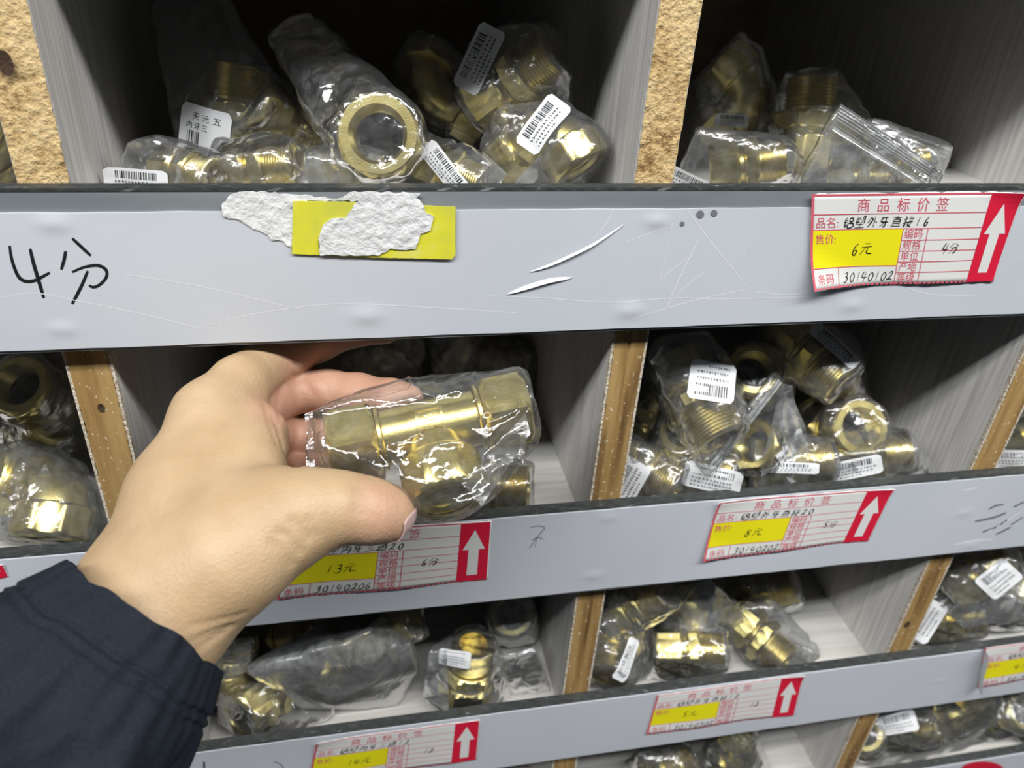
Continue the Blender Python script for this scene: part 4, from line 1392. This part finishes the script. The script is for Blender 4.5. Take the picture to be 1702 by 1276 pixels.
# ------------------------------------------------------------------ the held tee
def held_tee():
    A, Bp = cp(590, 737, 0.287), cp(836, 684, 0.296)
    C = (A + Bp) / 2
    ax = Bp - A
    half = np.linalg.norm(ax) / 2 * 1000          # nut centres, mm
    ax /= np.linalg.norm(ax)
    br = cp(740, 822, 0.2765) - C
    br -= ax * (br @ ax)
    L_ = np.linalg.norm(br) * 1000
    br /= np.linalg.norm(br)
    x = np.cross(br, ax)
    mw = Matrix(((x[0], br[0], ax[0], C[0]), (x[1], br[1], ax[1], C[1]), (x[2], br[2], ax[2], C[2]), (0, 0, 0, 1)))   # local z = run, local y = branch
    e = empty('brass_tee', C, mw)
    tag(e, 'brass tee fitting with two large nuts, held in the hand inside a clear bag', 'pipe fitting')
    B = M['brass']
    h = half
    P = []

    def part(nm, vfs, mat=B, sharp=32, parent=e):
        me = mesh_of(nm, vfs, mat, sharp)
        o = bpy.data.objects.new(nm, me)
        COL.objects.link(o)
        o.parent = parent
        P.extend(mw @ Vector(c) for c in extremes(me))
        return o
    rim = lambda z0, z1: spin([(11.6, z0), (12.4, z0 + .5), (12.4, z1 - .5), (11.6, z1)], 48)
    part('body', [spin([(10.6, -h + 8), (10.6, -8), (10.9, -4), (10.9, 4), (10.6, 8), (10.6, h - 8)], 48), rim(-h + 8.4, -h + 10.6), rim(h - 10.6, h - 8.4),
                  rotx(spin([(9.6, 2), (10.2, 7), (11.4, 10), (12.6, L_ - 13.5)], 48), -math.pi / 2)])
    for s in (-1, 1):
        z0, z1 = sorted((s * (h - 8.3), s * (h + 9)))
        nb = part('hex_nut', [hexnut(z0, z1, 13.4, 8.6, 6, 2.0)])
        zz = s * (h + 8)
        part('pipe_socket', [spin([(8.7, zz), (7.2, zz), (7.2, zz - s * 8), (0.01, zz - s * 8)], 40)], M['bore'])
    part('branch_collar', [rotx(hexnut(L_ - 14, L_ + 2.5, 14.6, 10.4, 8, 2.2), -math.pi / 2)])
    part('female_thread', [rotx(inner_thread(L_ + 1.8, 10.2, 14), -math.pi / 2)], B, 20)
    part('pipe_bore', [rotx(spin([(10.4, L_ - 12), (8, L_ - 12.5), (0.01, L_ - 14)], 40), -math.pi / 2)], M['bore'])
    # raised square maker's mark on the run
    d = np.array([0.10, 0.40, 0.0])
    toward = ORG - C
    toward -= ax * (toward @ ax)
    toward /= np.linalg.norm(toward)
    lx = float(toward @ x)
    ly = float(toward @ br)
    ang = math.atan2(lx, ly) + math.radians(33) * (1 if lx < 0 else 1)
    best = None
    for k in range(-180, 180, 3):                  # where on the run the mark shows in the photo (708,700)
        a = math.radians(k)
        q = C + (x * math.sin(a) + br * math.cos(a)) * 0.0109
        v = q - ORG
        if (x * math.sin(a) + br * math.cos(a)) @ v > 0:
            continue
        yy = 638 - FPX * (v @ U) / (v @ W)
        if best is None or abs(yy - 699) < best[0]:
            best = (abs(yy - 699), a)
    a0 = best[1]
    vs, fs = [], []
    mbm = MB()

    def patch(u0, u1, w0, w1, r0, r1):
        n = 6
        v = []
        for rr in (r0, r1):
            for j in (0, 1):
                for i in range(n + 1):
                    a = a0 + (u0 + (u1 - u0) * i / n) / 10.9
                    v.append((rr * math.sin(a), rr * math.cos(a), w0 if j == 0 else w1))
        m = n + 1
        f = [(2 * m + i, 2 * m + i + 1, 3 * m + i + 1, 3 * m + i) for i in range(n)]
        f += [(i, i + 1, 2 * m + i + 1, 2 * m + i) for i in range(n)] + [(m + i, 3 * m + i, 3 * m + i + 1, m + i + 1) for i in range(n)]
        f += [(0, 2 * m, 3 * m, m), (n, m + n, 3 * m + n, 2 * m + n)]
        return v, f
    part('raised_mark', [patch(-5, 5, -5, 5, 10.4, 11.4), patch(-5, -4, -5, 5, 11, 12.2), patch(4, 5, -5, 5, 11, 12.2), patch(-5, 5, -5, -4, 11, 12.2), patch(-5, 5, 4, 5, 11, 12.2),
                         patch(-2.8, -1.0, -2.4, 1.0, 11, 12.1), patch(0.0, 2.4, -1.0, 2.8, 11, 12.1)])
    # bag
    cc = C
    pts = [p + (p - Vector([float(c) for c in cc])).normalized() * 0.0011 for p in P]
    dA = 0.29
    for px, py, dd in [(514, 684, .291), (512, 740, .288), (522, 796, .284), (560, 668, .294), (680, 630, .300), (690, 628, .303), (800, 620, .303), (858, 618, .303), (872, 650, .300), (878, 672, .298), (878, 715, .292), (862, 770, .283), (838, 808, .276), (770, 848, .266), (700, 846, .266)]:
        q = cp(px, py, dd)
        pts.append(Vector([float(c) for c in q]))
    FO = [([(520, 690), (600, 672), (680, 668), (760, 655), (800, 640)], .0011, .0016), ([(560, 676), (640, 662), (720, 640)], .0009, .0012),
          ([(625, 742), (648, 762), (657, 775)], .0010, .0022), ([(640, 745), (660, 740), (700, 722)], .0009, .0014),
          ([(520, 800), (590, 795), (640, 812), (665, 845)], .0010, .0018), ([(868, 700), (830, 730), (795, 765), (770, 800)], .0012, .0026),
          ([(862, 760), (820, 775), (800, 800), (765, 840)], .0011, .0026), ([(800, 790), (790, 815), (750, 838)], .0010, .0022),
          ([(680, 630), (690, 655), (720, 668)], .0010, .0018), ([(790, 628), (796, 668), (810, 690)], .0010, .0016), ([(870, 660), (850, 690), (815, 705)], .0010, .0016),
          ([(700, 770), (720, 745), (770, 738)], .0009, .0012), ([(540, 700), (545, 760), (560, 795)], .0010, .0014)]
    me, bvh = bag_mesh('plastic_bag', pts, 0.0016, 40, 150, 140, seed=77, axis=ax, folds=FO)
    b = link('plastic_bag', me, M['held'], None, 0)
    tag(b, 'clear crinkled bag wrapped round the brass tee, held between thumb and fingers', 'plastic bag')
    sheet('bag_flap', [cp(872, 688, .283), cp(880, 722, .281), cp(800, 842, .268), cp(766, 806, .268)], M['film'], b, 0, 60, 30, 0.0045, 9)
    # stiff seams at both ends of the bag
    sheet('bag_seam', [cp(508, 688, .291), cp(520, 684, .2905), cp(528, 798, .284), cp(514, 800, .285)], M['held'], b, 0, 4, 16, 0.002, 3)
    sheet('bag_seam', [cp(872, 640, .299), cp(882, 664, .297), cp(866, 772, .2815), cp(856, 764, .2815)], M['held'], b, 0, 4, 16, 0.002, 5)


M['held'] = film_mat('held_bag_film', 0.06, 0.09, (0.98, 0.98, 0.98), 0.7)
held_tee()


# ------------------------------------------------------------------ the hand: a blended distance field meshed with surface nets
def smin(a, b, k):
    h = np.clip(0.5 + 0.5 * (b - a) / k, 0, 1)
    return b * (1 - h) + a * h - k * h * (1 - h)


def cone(p, a, b, ra, rb):
    ab = b - a
    t = np.clip(((p - a) @ ab) / (ab @ ab), 0, 1)
    return np.linalg.norm(p - a - t[:, None] * ab, axis=1) - (ra + (rb - ra) * t)


def chain(p, joints, k):
    d = None
    for (a, ra), (b, rb) in zip(joints[:-1], joints[1:]):
        q = cone(p, a, b, ra, rb)
        d = q if d is None else smin(d, q, k)
    return d


J = lambda px, py, dd, r: (cp(px, py, dd), r)
BODY = [  # palm, wrist, thumb
    ([J(168, 1072, .240, .0188), J(226, 995, .256, .0185)], .008), ([J(226, 1108, .237, .0165), J(268, 1045, .250, .0180)], .008),
    ([J(222, 985, .258, .0165), J(300, 820, .274, .0165), J(352, 694, .290, .0133)], .008),                 # index metacarpal side
    ([J(270, 1000, .258, .0175), J(360, 850, .276, .0165), J(420, 735, .300, .0120)], .009),                # body of the palm
    ([J(240, 1000, .266, .0150), J(370, 790, .298, .0145), J(410, 745, .318, .0120)], .009),
    ([J(296, 1030, .249, .0155), J(380, 935, .252, .0165), J(466, 886, .2575, .0142)], .009),                # ball of the thumb
    ([J(300, 950, .255, .0185), J(400, 868, .260, .0160), J(462, 846, .2595, .0128), J(520, 840, .2605, .0112), J(572, 843, .2625, .0107), J(622, 850, .266, .0098), J(648, 853, .2685, .0088)], .006),
    ([J(330, 850, .270, .0150), J(405, 770, .282, .0125), J(432, 716, .292, .0085)], .010),                 # first web
]
INDEX = ([J(350, 692, .290, .0134), J(398, 640, .304, .0113), J(446, 603, .323, .0102), J(470, 592, .328, .0096), J(530, 566, .337, .0086), J(586, 545, .345, .0082), J(640, 545, .348, .0072)], .003)
MIDDLE = ([J(400, 700, .306, .0120), J(450, 662, .326, .0102), J(484, 650, .336, .0096), J(545, 648, .334, .0086), J(596, 654, .330, .0083), J(652, 662, .322, .0078), J(676, 665, .3195, .0070)], .003)
RING = ([J(420, 740, .314, .0120), J(452, 724, .334, .0102), J(484, 722, .344, .0095), J(545, 730, .340, .0085), J(590, 735, .334, .0082), J(640, 738, .324, .0074)], .003)
PINKY = ([J(420, 790, .312, .0120), J(452, 785, .332, .0095), J(484, 782, .340, .0086), J(535, 785, .336, .0077), J(575, 788, .330, .0072), J(615, 790, .324, .0066)], .003)
CREASE = []


def sdf(p, crease=True):
    d = None
    for js, k in BODY:
        q = chain(p, js, k)
        d = q if d is None else smin(d, q, 0.011)
    f = None
    for (js, k) in (INDEX, MIDDLE, RING, PINKY):
        q = chain(p, js, k)
        f = q if f is None else smin(f, q, 0.0014)
    d = smin(d, f, 0.006)
    if crease:
        for P, w, dep in CREASE:
            near = np.linalg.norm(p - P.mean(0), axis=1) < 0.03
            if not near.any():
                continue
            q = p[near]
            m = np.full(len(q), 1.0)
            for a, b in zip(P[:-1], P[1:]):
                ab = b - a
                t = np.clip(((q - a) @ ab) / (ab @ ab + 1e-12), 0, 1)
                m = np.minimum(m, np.linalg.norm(q - a - t[:, None] * ab, axis=1))
            dd = d[near]
            dd += dep * np.exp(-(m / w) ** 2)
            d[near] = dd
    return d


def trace(px, py, start=0.20):
    d = ray(px, py)
    n = np.linalg.norm(d)
    t = start
    for _ in range(60):
        s = float(sdf(np.array([ORG + d * t]), False)[0])
        t += s / n
        if s < 1e-5:
            break
        if t > 0.5:
            return None
    return ORG + d * t


for pts, w, dep in [
        ([(455, 690), (466, 724), (476, 758), (492, 776)], .0011, .0011), ([(440, 672), (452, 712), (462, 742)], .0009, .0007),
        ([(470, 640), (462, 668), (466, 700)], .0008, .0008),
        ([(512, 897), (500, 880), (488, 866)], .0012, .0010), ([(498, 918), (482, 896), (466, 884)], .0012, .0010), ([(484, 938), (466, 914), (452, 900)], .0011, .0008),
        ([(530, 894), (520, 878), (512, 862)], .0009, .0006),
        ([(388, 1040), (350, 1052), (318, 1068)], .0010, .0010), ([(372, 1052), (345, 1068), (320, 1085)], .0010, .0010), ([(405, 1020), (360, 1032), (320, 1040)], .0009, .0006),
        ([(588, 806), (592, 828), (590, 852)], .0009, .0004), ([(598, 808), (603, 830), (600, 856)], .0009, .0005), ([(609, 810), (613, 832), (612, 856)], .0009, .0004),
        ([(478, 576), (488, 590), (494, 604)], .0009, .0010), ([(486, 622), (510, 640), (520, 656)], .0008, .0006), ([(528, 618), (540, 636), (546, 654)], .0008, .0005)]:
    P = [trace(*q) for q in smooth_line(pts, 4)]
    P = [q for q in P if q is not None]
    if len(P) > 1:
        CREASE.append((np.array(P), w, dep * 1.5))


def surface_nets(lo, hi, h):
    n = np.ceil((hi - lo) / h).astype(int) + 1
    X = [lo[i] + h * np.arange(n[i]) for i in range(3)]
    V = np.empty(n)
    yy, zz = np.meshgrid(X[1], X[2], indexing='ij')
    B = 8
    for i0 in range(0, n[0], B):
        xs = X[0][i0:i0 + B]
        g = np.empty((len(xs), n[1], n[2], 3))
        g[..., 0] = xs[:, None, None]
        g[..., 1] = yy
        g[..., 2] = zz
        V[i0:i0 + B] = sdf(g.reshape(-1, 3)).reshape(len(xs), n[1], n[2])
    cn = tuple(n - 1)
    acc = np.zeros(cn + (3,))
    cnt = np.zeros(cn)
    sl = lambda o: tuple(slice(o[k], o[k] + cn[k]) for k in range(3))
    for ax in range(3):
        o1, o2 = [k for k in range(3) if k != ax]
        for a in (0, 1):
            for b in (0, 1):
                p = [0, 0, 0]
                p[o1], p[o2] = a, b
                q = list(p)
                q[ax] = 1
                v0, v1 = V[sl(p)], V[sl(q)]
                m = (v0 < 0) != (v1 < 0)
                t = np.where(m, v0 / np.where(m, v0 - v1, 1), 0)
                pos = np.zeros(cn + (3,))
                pos[..., o1], pos[..., o2], pos[..., ax] = a, b, t
                acc += pos * m[..., None]
                cnt += m
    act = cnt > 0
    idx = -np.ones(cn, int)
    idx[act] = np.arange(act.sum())
    ijk = np.argwhere(act)
    verts = lo + h * (ijk + acc[act] / cnt[act][:, None])
    faces = []
    for ax in range(3):
        o1, o2 = (ax + 1) % 3, (ax + 2) % 3
        s0 = [slice(1, n[k] - 1) for k in range(3)]
        s0[ax] = slice(0, n[ax] - 1)
        s1 = list(s0)
        s1[ax] = slice(1, n[ax])
        v0, v1 = V[tuple(s0)], V[tuple(s1)]
        for sgn in (0, 1):
            m = ((v0 < 0) & (v1 >= 0)) if sgn == 0 else ((v0 >= 0) & (v1 < 0))
            w = np.argwhere(m)
            if len(w) == 0:
                continue
            w = w + np.array([0 if k == ax else 1 for k in range(3)])
            e1 = np.zeros(3, int)
            e2 = np.zeros(3, int)
            e1[o1], e2[o2] = 1, 1
            q = [idx[tuple((w - d).T)] for d in (e1 + e2, e2, 0 * e1, e1)]
            Q = np.stack(q, 1)
            if sgn:
                Q = Q[:, ::-1]
            faces.append(Q[(Q >= 0).all(1)])
    return verts, np.concatenate(faces)


allj = [j for js, k in BODY + [INDEX, MIDDLE, RING, PINKY] for j in js]
lo = np.min([c - r for c, r in allj], 0) - 0.004
hi = np.max([c + r for c, r in allj], 0) + 0.004
hv, hf = surface_nets(lo, hi, 0.00105)
me = bpy.data.meshes.new('person')
me.from_pydata([tuple(map(float, v)) for v in hv], [], [tuple(map(int, f)) for f in hf])
# where the skin is pinker: fingers, finger roots, thumb tip
pk = np.zeros(len(hv))
for js, k in (MIDDLE, RING, PINKY):
    pk = np.maximum(pk, np.clip(1 - chain(hv, js, k) / 0.006, 0, 1) * 0.75)
pk = np.maximum(pk, np.clip(1 - chain(hv, INDEX[0][2:], .003) / 0.006, 0, 1) * 0.55)
tipc = cp(632, 852, .262)
pk = np.maximum(pk, np.clip(1 - np.linalg.norm(hv - tipc, axis=1) / 0.017, 0, 1) * 0.9)
pk = np.maximum(pk, np.clip(1 - np.linalg.norm(hv - cp(455, 690, .292), axis=1) / 0.016, 0, 1) * 0.8)
at_ = me.attributes.new('pink', 'FLOAT', 'POINT')
at_.data.foreach_set('value', pk.astype(np.float32))
person = link('person', me, M['skin'], None, 0)
tag(person, "person's left hand and wrist reaching in from the lower left, gripping a bagged brass tee", 'person')
sm = person.modifiers.new('smooth', 'SMOOTH')
sm.factor = 0.5
sm.iterations = 3
# thumb nail: a small curved plate on the far lower side of the thumb tip
mb = MB()
cN = cp(645, 855, .2675)
n_ = R * 0.80 - U * 0.50 - W * 0.18
n_ /= np.linalg.norm(n_)
l_ = R * 0.45 + U * 0.25 + W * 0.75
l_ -= n_ * (l_ @ n_)
l_ /= np.linalg.norm(l_)
s_ = np.cross(n_, l_)
vs = []
for j in range(13):
    for i in range(13):
        u, v = i / 6 - 1, j / 6 - 1
        r_ = 0.0101
        a = v * 0.62 * math.sqrt(max(0.05, 1 - 0.35 * u * u))
        vs.append(cN + l_ * (0.0050 * u + 0.0010) + n_ * (r_ * math.cos(a) - 0.0010 - 0.0012 * max(0, u) ** 2) + s_ * (r_ * math.sin(a)))
mb.add(vs, [(j * 13 + i, j * 13 + i + 1, (j + 1) * 13 + i + 1, (j + 1) * 13 + i) for j in range(12) for i in range(12)])
nl = mb.build('thumb_nail', M['nail'], person, 0)
nl['label'] = 'pale pink thumb nail'
m_ = nl.modifiers.new('t', 'SOLIDIFY')
m_.thickness = 0.0005


# ------------------------------------------------------------------ jacket sleeve
def sleeve():
    C0 = cp(240, 1024, 0.2435)
    EL_ = C0 + np.array([-.62, -.66, -.40]) / np.linalg.norm([.62, .66, .40]) * 0.26
    A = EL_ - C0
    L_ = np.linalg.norm(A)
    A /= L_
    E1 = np.cross(A, W)
    E1 /= np.linalg.norm(E1)
    E2 = np.cross(A, E1)
    nu, nv = 160, 190
    vs = []
    for j in range(nv + 1):
        s = L_ * (j / nv) ** 1.9
        r = 0.0295 + 0.0035 * min(1, s / 0.012) + 0.013 * min(1, s / 0.06) ** 1.2 + 0.006 * (s / L_)
        r -= 0.0016 * math.exp(-((s - 0.0125) / 0.0009) ** 2) + 0.0012 * math.exp(-((s - 0.0155) / 0.0008) ** 2)   # stitched cuff seams
        for i in range(nu):
            a = 2 * math.pi * i / nu
            ca, sa = math.cos(a), math.sin(a)
            p = C0 + A * s + (E1 * ca + E2 * sa * 0.86) * r
            q = Vector([float(c) for c in p])
            w = min(1, max(0, (s - 0.012) / 0.03))
            fold = noise.noise(Vector((ca * 1.6, sa * 1.6, s * 38))) * 0.0085 + (1 - abs(noise.noise(Vector((ca * 2.2 + s * 20, sa * 2.2, s * 22 + 5)))) * 2) * 0.0042
            puck = noise.noise(Vector((ca * 9, sa * 9, s * 45))) * 0.0013
            vs.append(p + (E1 * ca + E2 * sa) * (fold * w + puck) + A * (noise.noise(Vector((ca * 3, sa * 3, 1))) * 0.0018 * (1 - w)))
    # turned-in hem
    for k in (1, 2, 3):
        for i in range(nu):
            a = 2 * math.pi * i / nu
            base = np.array(vs[i])
            rad = (E1 * math.cos(a) + E2 * math.sin(a))
            vs.append(base - rad * (0.0022 if k == 1 else 0.0034 if k == 2 else 0.004) + A * (0.0002 if k == 1 else 0.004 if k == 2 else 0.016))
    fs = [(j * nu + i, j * nu + (i + 1) % nu, (j + 1) * nu + (i + 1) % nu, (j + 1) * nu + i) for j in range(nv) for i in range(nu)]
    b = (nv + 1) * nu
    prev = 0
    for k in range(3):
        cur = b + k * nu
        fs += [(prev + i, cur + i, cur + (i + 1) % nu, prev + (i + 1) % nu) for i in range(nu)]
        prev = cur
    mb = MB()
    mb.add(vs, fs)
    o = mb.build('jacket_sleeve', M['navy'], person, 0)
    o['label'] = 'dark navy jacket sleeve with a gathered cuff'


sleeve()
